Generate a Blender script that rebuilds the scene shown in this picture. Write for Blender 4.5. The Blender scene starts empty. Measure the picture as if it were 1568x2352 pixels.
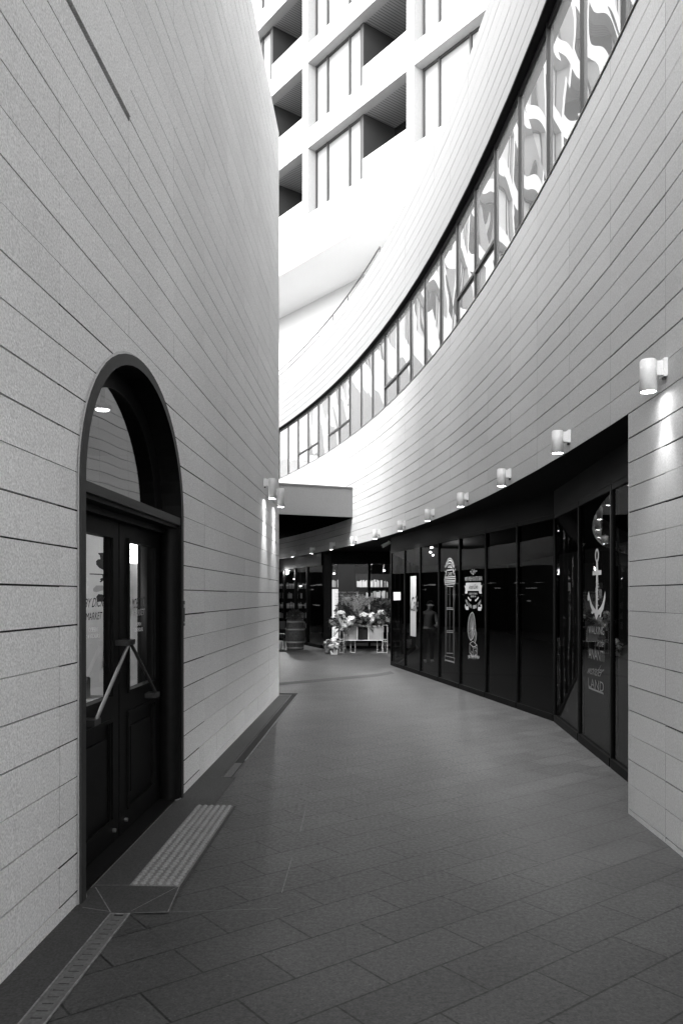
import bpy, math, random
from mathutils import Vector
random.seed(7)
R = math.radians
SC = bpy.context.scene
COL = SC.collection
EYE, HY, XC, F = 1.7, 1369.0, 784.0, 1830.0      # surveyed eye height / horizon / axis / focal length

# ------------------------------------------------------------------ survey helpers
def ray(x, y): return Vector(((x-XC)/F, 1.0, (HY-y)/F))
def gp(x, y):                                     # point on the ground
    d = y-HY; return Vector(((x-XC)*EYE/d, F*EYE/d, 0))
def on_plane(x, y, p0, n):
    r = ray(x, y); e = Vector((0, 0, EYE)); t = (p0-e).dot(n)/r.dot(n); return e+r*t

# ------------------------------------------------------------------ mesh builder
class MB:
    def __init__(s): s.v=[]; s.f=[]; s.m=[]
    def face(s, pts, m=0):
        i=len(s.v); s.v += [tuple(p) for p in pts]; s.f.append(tuple(range(i,i+len(pts)))); s.m.append(m)
    def hexa(s, a, b, m=0):                        # a: 4 bottom pts, b: 4 top pts (ccw from above)
        i=len(s.v); s.v += [tuple(p) for p in list(a)+list(b)]
        for q in ((3,2,1,0),(4,5,6,7),(0,1,5,4),(1,2,6,5),(2,3,7,6),(3,0,4,7)):
            s.f.append(tuple(i+k for k in q)); s.m.append(m)
    def box(s, x0,x1,y0,y1,z0,z1, T=None, m=0):
        T = T or (lambda a,b,c: (a,b,c))
        s.hexa([T(x0,y0,z0),T(x1,y0,z0),T(x1,y1,z0),T(x0,y1,z0)],[T(x0,y0,z1),T(x1,y0,z1),T(x1,y1,z1),T(x0,y1,z1)],m)
    def tube(s, path, r, n=8, m=0, cap=True):
        path=[Vector(p) for p in path]; rs = r if isinstance(r,(list,tuple)) else [r]*len(path)
        base=len(s.v)
        for k,p in enumerate(path):
            d=(path[min(k+1,len(path)-1)]-path[max(k-1,0)]).normalized()
            a=Vector((0,0,1)) if abs(d.z)<.9 else Vector((1,0,0))
            u=d.cross(a).normalized(); w=d.cross(u)
            for j in range(n):
                t=2*math.pi*j/n; s.v.append(tuple(p+(u*math.cos(t)+w*math.sin(t))*rs[k]))
        for k in range(len(path)-1):
            for j in range(n):
                s.f.append((base+k*n+j,base+k*n+(j+1)%n,base+(k+1)*n+(j+1)%n,base+(k+1)*n+j)); s.m.append(m)
        if cap:
            s.f.append(tuple(base+j for j in range(n))[::-1]); s.m.append(m)
            e=base+(len(path)-1)*n; s.f.append(tuple(e+j for j in range(n))); s.m.append(m)
    def lathe(s, prof, c, n=20, m=0, a0=0, a1=2*math.pi):   # prof: (r,z)
        full=abs(a1-a0-2*math.pi)<1e-6; cols=n if full else n+1; base=len(s.v)
        for (r,z) in prof:
            for j in range(cols):
                t=a0+(a1-a0)*j/n; s.v.append((c[0]+r*math.cos(t),c[1]+r*math.sin(t),c[2]+z))
        for k in range(len(prof)-1):
            for j in range(n):
                j2=(j+1)%cols
                s.f.append((base+k*cols+j,base+k*cols+j2,base+(k+1)*cols+j2,base+(k+1)*cols+j)); s.m.append(m)
    def prism(s, poly, z0, z1, m=0):               # poly: xy list
        i=len(s.v); n=len(poly)
        s.v += [(p[0],p[1],z0) for p in poly]+[(p[0],p[1],z1) for p in poly]
        s.f.append(tuple(range(i,i+n))[::-1]); s.m.append(m); s.f.append(tuple(range(i+n,i+2*n))); s.m.append(m)
        for k in range(n):
            s.f.append((i+k,i+(k+1)%n,i+n+(k+1)%n,i+n+k)); s.m.append(m)
    def mesh(s, name, mats, smooth=False):
        me=bpy.data.meshes.new(name); me.from_pydata(s.v,[],s.f)
        for mt in (mats if isinstance(mats,(list,tuple)) else [mats]): me.materials.append(mt)
        me.polygons.foreach_set('material_index', s.m)
        if smooth: me.polygons.foreach_set('use_smooth',[True]*len(s.f))
        me.update(); return me
    def build(s, name, mats, parent=None, smooth=False):
        o=bpy.data.objects.new(name, s.mesh(name,mats,smooth)); COL.objects.link(o)
        if parent: attach(o,parent)
        return o

def world_of(o):
    m=o.matrix_basis.copy()
    return (world_of(o.parent) @ o.matrix_parent_inverse @ m) if o.parent else m
def attach(o,parent):                              # vertices given in world space stay put
    o.parent=parent; o.matrix_parent_inverse=world_of(parent).inverted()
def empty(name, loc=(0,0,0)):
    o=bpy.data.objects.new(name,None); o.location=loc; COL.objects.link(o); return o
def tag(o,label=None,cat=None,group=None,kind=None):
    if label: o['label']=label
    if cat: o['category']=cat
    if group: o['group']=group
    if kind: o['kind']=kind
    return o
def copy_tree(o, parent=None):
    c=o.copy(); COL.objects.link(c)
    if parent: c.parent=parent; c.matrix_parent_inverse=o.matrix_parent_inverse.copy()
    for ch in [x for x in bpy.data.objects if x.parent==o]: copy_tree(ch,c)
    return c

# ------------------------------------------------------------------ materials (all neutral: a black and white place)
def mat(name, v, rough=.6, spec=.5, metal=0, grain=0, gscale=200, bump=0, bscale=150, blotch=0, bl_scale=.6, ior=1.5):
    m=bpy.data.materials.new(name); m.use_nodes=True; nt=m.node_tree; b=nt.nodes['Principled BSDF']
    b.inputs['Base Color'].default_value=(v,v,v,1); b.inputs['Roughness'].default_value=rough
    b.inputs['Metallic'].default_value=metal; b.inputs['Specular IOR Level'].default_value=spec; b.inputs['IOR'].default_value=ior
    if grain or bump or blotch:
        tc=nt.nodes.new('ShaderNodeTexCoord'); val=None
        def noise(scale,det):
            n=nt.nodes.new('ShaderNodeTexNoise'); n.inputs['Scale'].default_value=scale; n.inputs['Detail'].default_value=det
            nt.links.new(tc.outputs['Object'],n.inputs['Vector']); return n
        def rng(n,lo,hi,a=.3,b_=.7):
            r=nt.nodes.new('ShaderNodeMapRange'); r.inputs[1].default_value=a; r.inputs[2].default_value=b_
            r.inputs[3].default_value=lo; r.inputs[4].default_value=hi; nt.links.new(n.outputs['Fac'],r.inputs[0]); return r.outputs[0]
        outs=[]
        if grain: outs.append(rng(noise(gscale,2),1-grain,1+grain))
        if blotch: outs.append(rng(noise(bl_scale,4),1-blotch,1+blotch))
        val=None
        for o_ in outs:
            if val is None: val=o_
            else:
                q=nt.nodes.new('ShaderNodeMath'); q.operation='MULTIPLY'; nt.links.new(val,q.inputs[0]); nt.links.new(o_,q.inputs[1]); val=q.outputs[0]
        if val is not None:
            q=nt.nodes.new('ShaderNodeMath'); q.operation='MULTIPLY'; q.inputs[1].default_value=v; nt.links.new(val,q.inputs[0])
            cc=nt.nodes.new('ShaderNodeCombineColor')
            for k in range(3): nt.links.new(q.outputs[0],cc.inputs[k])
            nt.links.new(cc.outputs[0],b.inputs['Base Color'])
        if bump:
            bp=nt.nodes.new('ShaderNodeBump'); bp.inputs['Strength'].default_value=bump; bp.inputs['Distance'].default_value=.01
            nt.links.new(noise(bscale,3).outputs['Fac'],bp.inputs['Height']); nt.links.new(bp.outputs['Normal'],b.inputs['Normal'])
    return m
def emit(name,v,s):
    m=bpy.data.materials.new(name); m.use_nodes=True; b=m.node_tree.nodes['Principled BSDF']
    b.inputs['Base Color'].default_value=(v,v,v,1); b.inputs['Emission Color'].default_value=(1,1,1,1); b.inputs['Emission Strength'].default_value=s
    return m
def glass(name, tint, ior=1.6, wav=0, wscale=1.0, refl=.9):
    m=bpy.data.materials.new(name); m.use_nodes=True; nt=m.node_tree; nt.nodes.clear()
    out=nt.nodes.new('ShaderNodeOutputMaterial'); mx=nt.nodes.new('ShaderNodeMixShader'); fr=nt.nodes.new('ShaderNodeFresnel')
    tr=nt.nodes.new('ShaderNodeBsdfTransparent'); gl=nt.nodes.new('ShaderNodeBsdfGlossy')
    tr.inputs[0].default_value=(tint,tint,tint,1); gl.inputs['Color'].default_value=(refl,refl,refl,1); gl.inputs['Roughness'].default_value=.012
    fr.inputs['IOR'].default_value=ior
    nt.links.new(fr.outputs[0],mx.inputs[0]); nt.links.new(tr.outputs[0],mx.inputs[1]); nt.links.new(gl.outputs[0],mx.inputs[2]); nt.links.new(mx.outputs[0],out.inputs[0])
    if wav:
        tc=nt.nodes.new('ShaderNodeTexCoord'); n=nt.nodes.new('ShaderNodeTexNoise'); n.inputs['Scale'].default_value=wscale; n.inputs['Detail'].default_value=0
        bp=nt.nodes.new('ShaderNodeBump'); bp.inputs['Strength'].default_value=wav; bp.inputs['Distance'].default_value=.02
        nt.links.new(tc.outputs['Object'],n.inputs['Vector']); nt.links.new(n.outputs['Fac'],bp.inputs['Height']); nt.links.new(bp.outputs['Normal'],gl.inputs['Normal'])
    return m

M=dict(
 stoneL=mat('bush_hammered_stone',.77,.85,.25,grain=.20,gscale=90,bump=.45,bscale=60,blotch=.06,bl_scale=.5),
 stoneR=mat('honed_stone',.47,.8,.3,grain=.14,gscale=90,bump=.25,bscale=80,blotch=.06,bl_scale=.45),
 parapet=mat('pale_cladding',.22,.8,.3,grain=.05,gscale=60),
 joint=mat('dark_joint',.03,.9,.1),  # dark sealant colour of the joints, also used for the drain channels
 jointpale=mat('panel_joint',.05,.9,.1),
 black=mat('black_painted_timber',.005,.5,.12,grain=.3,gscale=12),
 frame=mat('black_aluminium',.004,.55,.06),
 greyframe=mat('charcoal_frame_face',.032,.6,.3,grain=.1,gscale=40),
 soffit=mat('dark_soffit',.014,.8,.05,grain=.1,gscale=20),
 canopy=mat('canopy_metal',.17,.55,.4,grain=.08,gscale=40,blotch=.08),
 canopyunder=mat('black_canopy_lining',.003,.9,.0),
 capmetal=mat('cap_flashing',.10,.5,.4),
 tower=mat('white_concrete',.42,.8,.3,grain=.04,gscale=15),
 towersof=mat('boarded_soffit',.42,.8,.2),
 blind=mat('window_blind',.27,.35,.6,blotch=.06,bl_scale=.5),
 tglass=mat('dark_balcony_glass',.02,.1,.6),
 tframe=mat('window_frame_grey',.05,.5,.4), rframe=mat('ribbon_frame_dark',.028,.5,.4),
 white=mat('white_painted_metal',.78,.35,.5,grain=.05,gscale=80),
 cartframe=mat('cart_frame_paint',.42,.45,.4),
 steel=mat('brushed_steel',.32,.35,.5,metal=.9),
 handle=mat('brushed_handle_lit',.30,.32,.5,metal=.7),
 darkmetal=mat('dark_metal',.03,.4,.4),
 vinyl=mat('white_vinyl',.80,.6,.3),
 vinylline=mat('frosted_line_vinyl',.17,.7,.2), vinylpale=mat('frosted_pale_vinyl',.36,.7,.2), anchorvinyl=mat('anchor_vinyl',.20,.7,.2),
 vinylgrey=mat('grey_vinyl',.36,.7,.2),
 vinyldark=mat('dark_vinyl',.035,.7,.2),
 paper=mat('paper',.6,.8,.2),
 grout=mat('pale_grout',.18,.9,.2,grain=.3,gscale=30),
 apron=mat('dark_basalt',.038,.7,.3,grain=.4,gscale=85,blotch=.10,bl_scale=1.2),
 stud=mat('stud_highlight',.25,.7,.3,grain=.2,gscale=120),  # studs paler than the tile: their shading is put into the colour
 tactile=mat('tactile_stone',.155,.75,.3,grain=.25,gscale=120,blotch=.15,bl_scale=3),
 iron=mat('cast_iron',.085,.6,.4,grain=.25,gscale=60),
 palesoffit=mat('white_soffit',.56,.9,.1), roofgravel=mat('pale_roof_gravel',.66,.95,.1,grain=.1,gscale=20),
 stoneL2=mat('bush_hammered_stone_dark',.745,.85,.25,grain=.20,gscale=90,bump=.45,bscale=60,blotch=.06,bl_scale=.5), stoneL3=mat('bush_hammered_stone_light',.785,.85,.25,grain=.20,gscale=90,bump=.45,bscale=60,blotch=.06,bl_scale=.5),
 stoneR2=mat('honed_stone_dark',.455,.8,.3,grain=.14,gscale=90,bump=.25,bscale=80,blotch=.06,bl_scale=.45), stoneR3=mat('honed_stone_light',.485,.8,.3,grain=.14,gscale=90,bump=.25,bscale=80,blotch=.06,bl_scale=.45),
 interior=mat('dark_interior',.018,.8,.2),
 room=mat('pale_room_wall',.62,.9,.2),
 wood=mat('dark_oak',.045,.6,.3,grain=.35,gscale=18),
 hoop=mat('barrel_hoop',.20,.5,.5,metal=.4),
 petal=mat('hydrangea_petal',.70,.7,.2,grain=.18,gscale=45),
 leaf=mat('dark_leaf',.035,.5,.4,grain=.3,gscale=30),
 straw=mat('dry_grass',.30,.8,.2,grain=.3,gscale=30),
 skin=mat('skin',.35,.6,.3), hair=mat('dark_hair',.012,.5,.3), cloth=mat('pale_shirt',.32,.9,.1), trouser=mat('dark_trousers',.03,.9,.1),
 lamplens=emit('lit_lamp_lens',.9,14.0), spotlens=emit('lit_spot_lens',.9,9.0), lightbox=emit('lit_sign_panel',.5,.30), boxlite=emit('lit_window_panel',.9,2.0),
 shopglass=glass('tinted_shop_glass',.50,1.34,wav=.10,wscale=1.3,refl=.46),
 doorglass=glass('clear_door_glass',.85,1.75,wav=.06,wscale=1.5),
 fanglass=glass('fanlight_glass',.12,3.2,wav=.10,wscale=1.6),
)
def band_glass():
    m=mat('wavy_mirror_glass',.20,.0,1,ior=2.5); nt=m.node_tree; b=nt.nodes['Principled BSDF']
    tc=nt.nodes.new('ShaderNodeTexCoord'); n=nt.nodes.new('ShaderNodeTexNoise'); n.inputs['Scale'].default_value=.8; n.inputs['Detail'].default_value=0
    bp=nt.nodes.new('ShaderNodeBump'); bp.inputs['Strength'].default_value=.42; bp.inputs['Distance'].default_value=.02
    nt.links.new(tc.outputs['Object'],n.inputs['Vector']); nt.links.new(n.outputs['Fac'],bp.inputs['Height']); nt.links.new(bp.outputs['Normal'],b.inputs['Normal'])
    return m
M['band']=band_glass()
def paving_mat():
    m=bpy.data.materials.new('basalt_paving'); m.use_nodes=True; nt=m.node_tree; b=nt.nodes['Principled BSDF']; L=nt.links.new
    tc=nt.nodes.new('ShaderNodeTexCoord'); mp=nt.nodes.new('ShaderNodeMapping'); mp.inputs['Rotation'].default_value=(0,0,R(-37.6)); mp.inputs['Location'].default_value=(.1,.07,0)
    br=nt.nodes.new('ShaderNodeTexBrick'); br.inputs['Scale'].default_value=1; br.inputs['Brick Width'].default_value=.6; br.inputs['Row Height'].default_value=.3
    br.inputs['Mortar Size'].default_value=.006; br.inputs['Mortar Smooth'].default_value=.2; br.inputs['Bias'].default_value=0
    br.inputs['Color1'].default_value=(.034,)*3+(1,); br.inputs['Color2'].default_value=(.044,)*3+(1,); br.inputs['Mortar'].default_value=(.004,)*3+(1,)
    L(tc.outputs['Object'],mp.inputs[0]); L(mp.outputs[0],br.inputs['Vector'])
    def noise(s,d):
        n=nt.nodes.new('ShaderNodeTexNoise'); n.inputs['Scale'].default_value=s; n.inputs['Detail'].default_value=d; L(tc.outputs['Object'],n.inputs['Vector']); return n
    def mr(n,a,b_,c,d):
        r=nt.nodes.new('ShaderNodeMapRange'); 
        for k,x in enumerate((a,b_,c,d)): r.inputs[k+1].default_value=x
        L(n.outputs['Fac'],r.inputs[0]); return r.outputs[0]
    g1=mr(noise(85,3),.3,.7,.55,1.45); g2=mr(noise(1.8,7),.3,.7,.78,1.22); g3=mr(noise(60,1),.68,.76,1,1.9)
    q=nt.nodes.new('ShaderNodeMath'); q.operation='MULTIPLY'; L(g1,q.inputs[0]); L(g2,q.inputs[1])
    q2=nt.nodes.new('ShaderNodeMath'); q2.operation='MULTIPLY'; L(q.outputs[0],q2.inputs[0]); L(g3,q2.inputs[1])
    mx=nt.nodes.new('ShaderNodeMix'); mx.data_type='RGBA'; mx.blend_type='MULTIPLY'; mx.inputs[0].default_value=1
    cc=nt.nodes.new('ShaderNodeCombineColor')
    for k in range(3): L(q2.outputs[0],cc.inputs[k])
    L(br.outputs['Color'],mx.inputs[6]); L(cc.outputs[0],mx.inputs[7]); L(mx.outputs[2],b.inputs['Base Color'])
    rr=mr(noise(40,3),.35,.65,.42,.58); L(rr,b.inputs['Roughness']); b.inputs['Specular IOR Level'].default_value=.36
    bp=nt.nodes.new('ShaderNodeBump'); bp.inputs['Strength'].default_value=.25; bp.inputs['Distance'].default_value=.004
    L(noise(150,2).outputs['Fac'],bp.inputs['Height']); L(bp.outputs['Normal'],b.inputs['Normal'])
    return m
M['paving']=paving_mat()
def slat_mat():
    m=M['towersof']; nt=m.node_tree; b=nt.nodes['Principled BSDF']; L=nt.links.new
    tc=nt.nodes.new('ShaderNodeTexCoord'); mp=nt.nodes.new('ShaderNodeMapping'); mp.inputs['Rotation'].default_value=(0,0,R(52.7))
    w=nt.nodes.new('ShaderNodeTexWave'); w.wave_type='BANDS'; w.inputs['Scale'].default_value=2.6
    cr=nt.nodes.new('ShaderNodeValToRGB'); cr.color_ramp.elements[0].position=.0; cr.color_ramp.elements[0].color=(.14,.14,.14,1)
    cr.color_ramp.elements[1].position=.35; cr.color_ramp.elements[1].color=(.40,.40,.40,1)
    L(tc.outputs['Object'],mp.inputs[0]); L(mp.outputs[0],w.inputs[0]); L(w.outputs['Fac'],cr.inputs[0]); L(cr.outputs[0],b.inputs['Base Color'])
slat_mat()

# ------------------------------------------------------------------ lettering and line work on panes
_dg=None
def text_mesh(txt):
    cu=bpy.data.curves.new('lettering','FONT'); cu.body=txt; cu.resolution_u=3
    ob=bpy.data.objects.new('lettering_tmp',cu); COL.objects.link(ob); dg=bpy.context.evaluated_depsgraph_get(); dg.update()
    me=bpy.data.meshes.new_from_object(ob.evaluated_get(dg)); vs=[(v.co.x,v.co.y) for v in me.vertices]; fs=[tuple(p.vertices) for p in me.polygons]
    bpy.data.objects.remove(ob); bpy.data.curves.remove(cu); bpy.data.meshes.remove(me)
    x0=min(v[0] for v in vs); x1=max(v[0] for v in vs); y0=min(v[1] for v in vs); y1=max(v[1] for v in vs)
    return [((a-x0)/(x1-x0),(b-y0)/(y1-y0)) for a,b in vs], fs
class Decal:
    """flat graphics lying on a real plane; coordinates are read off the photo and cast onto that plane"""
    def __init__(s,p0,n,conv,off=.004):
        s.n=Vector(n).normalized(); s.p0=Vector(p0)+s.n*off; s.conv=conv; s.mb=MB()
    def P(s,x,y):
        X,Y=s.conv(x,y); return on_plane(X,Y,s.p0,s.n)
    def text(s,txt,q,m=0,shear=0):                 # q: corners tl,tr,br,bl
        vs,fs=text_mesh(txt); tl,tr,br,bl=[s.P(*c) for c in q]; i=len(s.mb.v)
        for a,b in vs:
            a2=a+shear*(b-.5); top=tl.lerp(tr,a2); bot=bl.lerp(br,a2); s.mb.v.append(tuple(bot.lerp(top,b)))
        for f in fs: s.mb.f.append(tuple(i+k for k in f)); s.mb.m.append(m)
    def rect_text(s,txt,x0,y0,x1,y1,m=0,shear=0): s.text(txt,[(x0,y0),(x1,y0),(x1,y1),(x0,y1)],m,shear)
    def arc_text(s,txt,pts,h,m=0):
        n=len(txt)
        def at(t):
            t=max(0,min(.9999,t))*(len(pts)-1); k=int(t); f=t-k; return (pts[k][0]*(1-f)+pts[k+1][0]*f, pts[k][1]*(1-f)+pts[k+1][1]*f)
        for k,ch in enumerate(txt):
            if ch==' ': continue
            a=at((k+.08)/n); b=at((k+.92)/n)
            s.text(ch,[a,b,(b[0],b[1]+h),(a[0],a[1]+h)],m)
    def poly(s,pts,m=0): s.mb.face([s.P(*p) for p in pts],m)
    def line(s,pts,w,m=0,close=False):
        P=[s.P(*p) for p in pts]
        if close: P.append(P[0])
        for a,b in zip(P,P[1:]):
            d=(b-a)
            if d.length<1e-5: continue
            k=d.normalized().cross(s.n)*(w/2); s.mb.face([a-k,b-k,b+k,a+k],m)
    def build(s,name,mats,parent): return s.mb.build(name,mats,parent)
def conv_of(ox,oy,sc): return lambda x,y: ((ox+x*sc)*.574148,(oy+y*sc)*.574148)

# ------------------------------------------------------------------ plan geometry
LS=.0416
def LX(y): return -1.6346+LS*y                     # left wall line
LN=Vector((1,-LS,0)).normalized(); LU=Vector((LS,1,0)).normalized()
def LW(y,n,z): return Vector((LX(y)+n*LN.x, y+n*LN.y, z))     # left wall frame (y along, n outward, z up)
L0,L1=-2.5,13.62; LTOP=9.62
def RX(y):                                         # curved right wall
    return 2.245-.0083*(y-7)**2 if y>3 else 2.1122+.0664*(y-3)
def RN(y):                                         # outward normal (towards the street)
    sl=-.0166*(y-7) if y>3 else .0664
    return Vector((-1,sl,0)).normalized()
def RW(y,n,z): p=RN(y)*n; return Vector((RX(y)+p.x,y+p.y,z))
def solveR(x,off=0):                               # where the sight line at photo column x meets the wall curve
    a,b=2.,45.; q=(x-XC)/F
    for _ in range(60):
        c=(a+b)/2; 
        if RX(c)+off-q*c>0: a=c
        else: b=c
    return a
FAC=[5.48]
while FAC[-1]<41:
    y=FAC[-1]; FAC.append(y+1.18/math.hypot(1,.0166*(y-7)))
while FAC[0]>-1.5: FAC.insert(0,FAC[0]-1.18)
ZB,ZS,ZW,ZP=3.126,6.20,8.15,10.15

# ------------------------------------------------------------------ ground
g=MB(); g.face([(-150,-60,0),(150,-60,0),(150,240,0),(-150,240,0)])
tag(g.build('street_paving',M['paving']),kind='structure')
ap=MB(); ap.face([LW(4.28,-.32,.004),LW(4.28,.52,.004),LW(6.46,.52,.004),LW(6.46,.34,.004),LW(7.47,.34,.004),LW(7.47,-.32,.004)])
ap.face([LW(.3,0.0,.004),LW(.3,.245,.004),LW(4.276,.245,.004),LW(4.276,0.0,.004)])
ap.face([LW(7.474,.0,.004),LW(7.474,.20,.004),LW(13.6,.20,.004),LW(13.6,.0,.004)])
tag(ap.build('doorway_paving',M['apron']),kind='structure')
def ground_strip(mb,a,b,w,z,m=0):
    a=Vector((a[0],a[1],z)); b=Vector((b[0],b[1],z)); k=(b-a).normalized().cross(Vector((0,0,1)))*(w/2); mb.face([a-k,b-k,b+k,a+k],m)
jn=MB()
for a,b,w in (((209,2036),(413,2036),.005),((413,2037),(386,2098),.006),((413,2037),(301,2096),.0045),((220,2041),(255,2099),.006),
    ((296,2100.5),(640,2090),.005),((189,2087),(253,2097),.005),((671,1971),(647,2054),.005),((702,1861),(689,1913),.005),((533,2039),(634,2043.7),.004)):
    ground_strip(jn,gp(*a),gp(*b),w,.008)
ground_strip(jn,LW(4.62,-.008,0),LW(6.47,-.010,0),.006,.0085)
tag(jn.build('paving_joints',M['grout']),kind='structure')
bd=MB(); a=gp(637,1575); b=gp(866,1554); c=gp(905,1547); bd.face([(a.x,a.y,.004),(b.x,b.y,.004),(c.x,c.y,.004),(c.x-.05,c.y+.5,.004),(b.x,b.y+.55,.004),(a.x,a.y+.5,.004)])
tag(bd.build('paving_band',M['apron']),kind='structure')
fp=MB()
ys=[25.3+.8*k for k in range(14)]
for y0,y1 in zip(ys,ys[1:]): fp.face([RW(y0,.75,.004),RW(y0,.0,.004),RW(y1,.0,.004),RW(y1,.75,.004)])
tag(fp.build('pavement_strip',mat('pale_paving',.22,.8,.2,grain=.15,gscale=60)),kind='structure')

# ------------------------------------------------------------------ drains
def drain(name,label,y0,y1,n0,n1,pitch,ret=False):
    root=empty(name,LW((y0+y1)/2,(n0+n1)/2,0)); tag(root,label,'drain')
    fr=MB(); fr.box(y0,y1,n0-.008,n0,.0015,.010,lambda a,b,c:LW(a,b,c)); fr.box(y0,y1,n1,n1+.008,.0015,.009,lambda a,b,c:LW(a,b,c)); fr.box(y1,y1+.008,n0-.008,n1+.008,.0015,.009,lambda a,b,c:LW(a,b,c))
    ch=MB(); ch.face([LW(y0,n0,.0045),LW(y0,n1,.0045),LW(y1,n1,.0045),LW(y1,n0,.0045)])
    if ret:
        ch.face([LW(y1+.012,.0,.0046),LW(y1+.012,n1,.0046),LW(y1+.10,n1,.0046),LW(y1+.10,.0,.0046)])
        fr.box(y1+.10,y1+.106,.0,n1,.0015,.008,lambda a,b,c:LW(a,b,c))
    gr=MB(); y=y1-.03
    while y>y0:
        gr.box(y-pitch*.84,y,n0+.002,n1-.002,.005,.0075,lambda a,b,c:LW(a,b,c)); y-=pitch
    for n_ in (n0+.001,n1-.0215): gr.box(y0,y1-.001,n_,n_+.0205,.005,.0085,lambda a,b,c:LW(a,b,c))
    fr.build('frame',M['grout'],root); ch.build('channel',M['joint'],root); gr.build('grate',M['iron'],root); return root
drain('drain_grate','slotted iron drain grate with pale grout edges beside the left wall near the camera',-1.,4.255,.232,.325,.0568)
d2=empty('slot_drain',LW(10.5,.24,0)); tag(d2,'narrow dark slot drain running along the left wall foot to its far corner','drain')
q=MB(); TT=lambda a,b,c:LW(a,b,c)
q.face([LW(7.46,.215,.0046),LW(7.46,.30,.0046),LW(13.72,.30,.0046),LW(13.72,.215,.0046)]); q.face([LW(13.73,-.02,.0046),LW(13.73,.30,.0046),LW(13.90,.30,.0046),LW(13.90,-.02,.0046)])
q.build('channel',M['joint'],d2)
q=MB(); q.box(8.2,13.70,.300,.312,.001,.011,TT); q.build('edge_strip',M['grout'],d2)
q=MB()
for k in range(14): q.box(7.47+k*.045,7.47+k*.045+.03,.22,.295,.005,.0085,TT)
q.build('grate',M['iron'],d2)

# ------------------------------------------------------------------ tactile paving tiles
tm=MB(); tm.box(-.1475,.1475,-.147,.147,.0045,.010)
for i in range(6):
    for j in range(6):
        cx=-.1475+.295*(i+.5)/6; cy=-.147+.294*(j+.5)/6
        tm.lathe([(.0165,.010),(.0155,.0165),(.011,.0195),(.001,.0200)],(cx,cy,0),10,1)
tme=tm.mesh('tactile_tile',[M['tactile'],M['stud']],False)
tl=['closest to the camera','second from the camera','third from the camera','fourth from the camera','fifth from the camera','farthest from the camera']
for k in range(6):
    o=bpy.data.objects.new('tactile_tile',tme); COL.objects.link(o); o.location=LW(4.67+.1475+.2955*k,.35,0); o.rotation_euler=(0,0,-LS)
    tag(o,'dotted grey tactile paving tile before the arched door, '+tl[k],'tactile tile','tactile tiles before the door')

# ------------------------------------------------------------------ LEFT BUILDING
YC,HWD,SPR,RISE=5.566,1.18,2.352,.98
def half(z,hw=HWD,rise=RISE):
    if z<=SPR: return hw
    t=(z-SPR)/rise; return hw*math.sqrt(max(0,1-t*t)) if t<1 else 0
lb=empty('stone_building',(LX(5),5,0)); tag(lb,'tall pale stone faced building on the left with a black arched door','building')
w=MB()
rowsL=[0.0,.083]; 
while rowsL[-1]<LTOP-.25: rowsL.append(rowsL[-1]+.209)
rowsL.append(LTOP)
jl=[4.135+1.175*k for k in range(-11,9)]; jl=[L0]+[y for y in jl if L0+.2<y<L1-.25]+[L1]
def piece(mb,a,b,z0,z1,n,m,hole):
    """wall face between a..b, z0..z1 at offset n, arch opening cut out"""
    if not hole or z0>SPR+RISE or b<YC-HWD or a>YC+HWD:
        mb.face([LW(a,n,z0),LW(b,n,z0),LW(b,n,z1),LW(a,n,z1)],m); return
    zs=sorted(set([z0,z1]+[z0+(z1-z0)*k/6 for k in range(1,6)]+[z for z in (SPR,SPR+RISE) if z0<z<z1]))
    for za,zb in zip(zs,zs[1:]):
        ha,hb=half(za),half(zb)
        la,lb_=[min(max(YC-h,a),b) for h in (ha,hb)]; ra,rb=[min(max(YC+h,a),b) for h in (ha,hb)]
        if max(la,lb_)-a>1e-4: mb.face([LW(a,n,za),LW(la,n,za),LW(lb_,n,zb),LW(a,n,zb)],m)
        if b-min(ra,rb)>1e-4: mb.face([LW(ra,n,za),LW(b,n,za),LW(b,n,zb),LW(rb,n,zb)],m)
slit_row=min(range(len(rowsL)),key=lambda i:abs(rowsL[i]-4.89))
for i,(z0,z1) in enumerate(zip(rowsL,rowsL[1:])):
    cuts=jl if i>1 else sorted(jl+[8.25,6.95+.5,9.3])
    base_g=random.choice((.004,.0055,.007,.009))
    for a,b in zip(cuts,cuts[1:]):
        e=random.uniform(0,.0012); gpz=max(.0018,base_g+random.uniform(-.002,.002)); gb=.001
        zz0,zz1=z0+gb,z1-gpz
        if i==slit_row-1 and b<5.5: zz1=z1-.030
        if i==slit_row and b<5.5: e=.012
        piece(w,a+.0005,b-.0005,zz0,zz1,e,random.choice((0,0,2,3)),True)
        if not(z0<SPR+RISE and b>YC-HWD and a<YC+HWD):
            w.face([LW(a,e,zz1),LW(b,e,zz1),LW(b,-.014,zz1),LW(a,-.014,zz1)],0)
            w.face([LW(a,-.014,zz0),LW(b,-.014,zz0),LW(b,e,zz0),LW(a,e,zz0)],0)
    piece(w,L0,L1-.005,z0,z1,-.014,1,True)
# end, back and roof of the block
w.face([LW(L1,.0,0),LW(L1,-9,0),LW(L1,-9,LTOP),LW(L1,.0,LTOP)],0); w.face([LW(L0,-9,0),LW(L0,-9,LTOP),LW(L1,-9,LTOP),LW(L1,-9,0)],0)
w.face([LW(L0,.0,LTOP),LW(L1,.0,LTOP),LW(L1,-9,LTOP),LW(L0,-9,LTOP)],0); w.face([LW(L0,.0,0),LW(L0,-9,0),LW(L0,-9,LTOP),LW(L0,.0,LTOP)],0)
w.build('wall',[M['stoneL'],M['joint'],M['stoneL2'],M['stoneL3']],lb)
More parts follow.
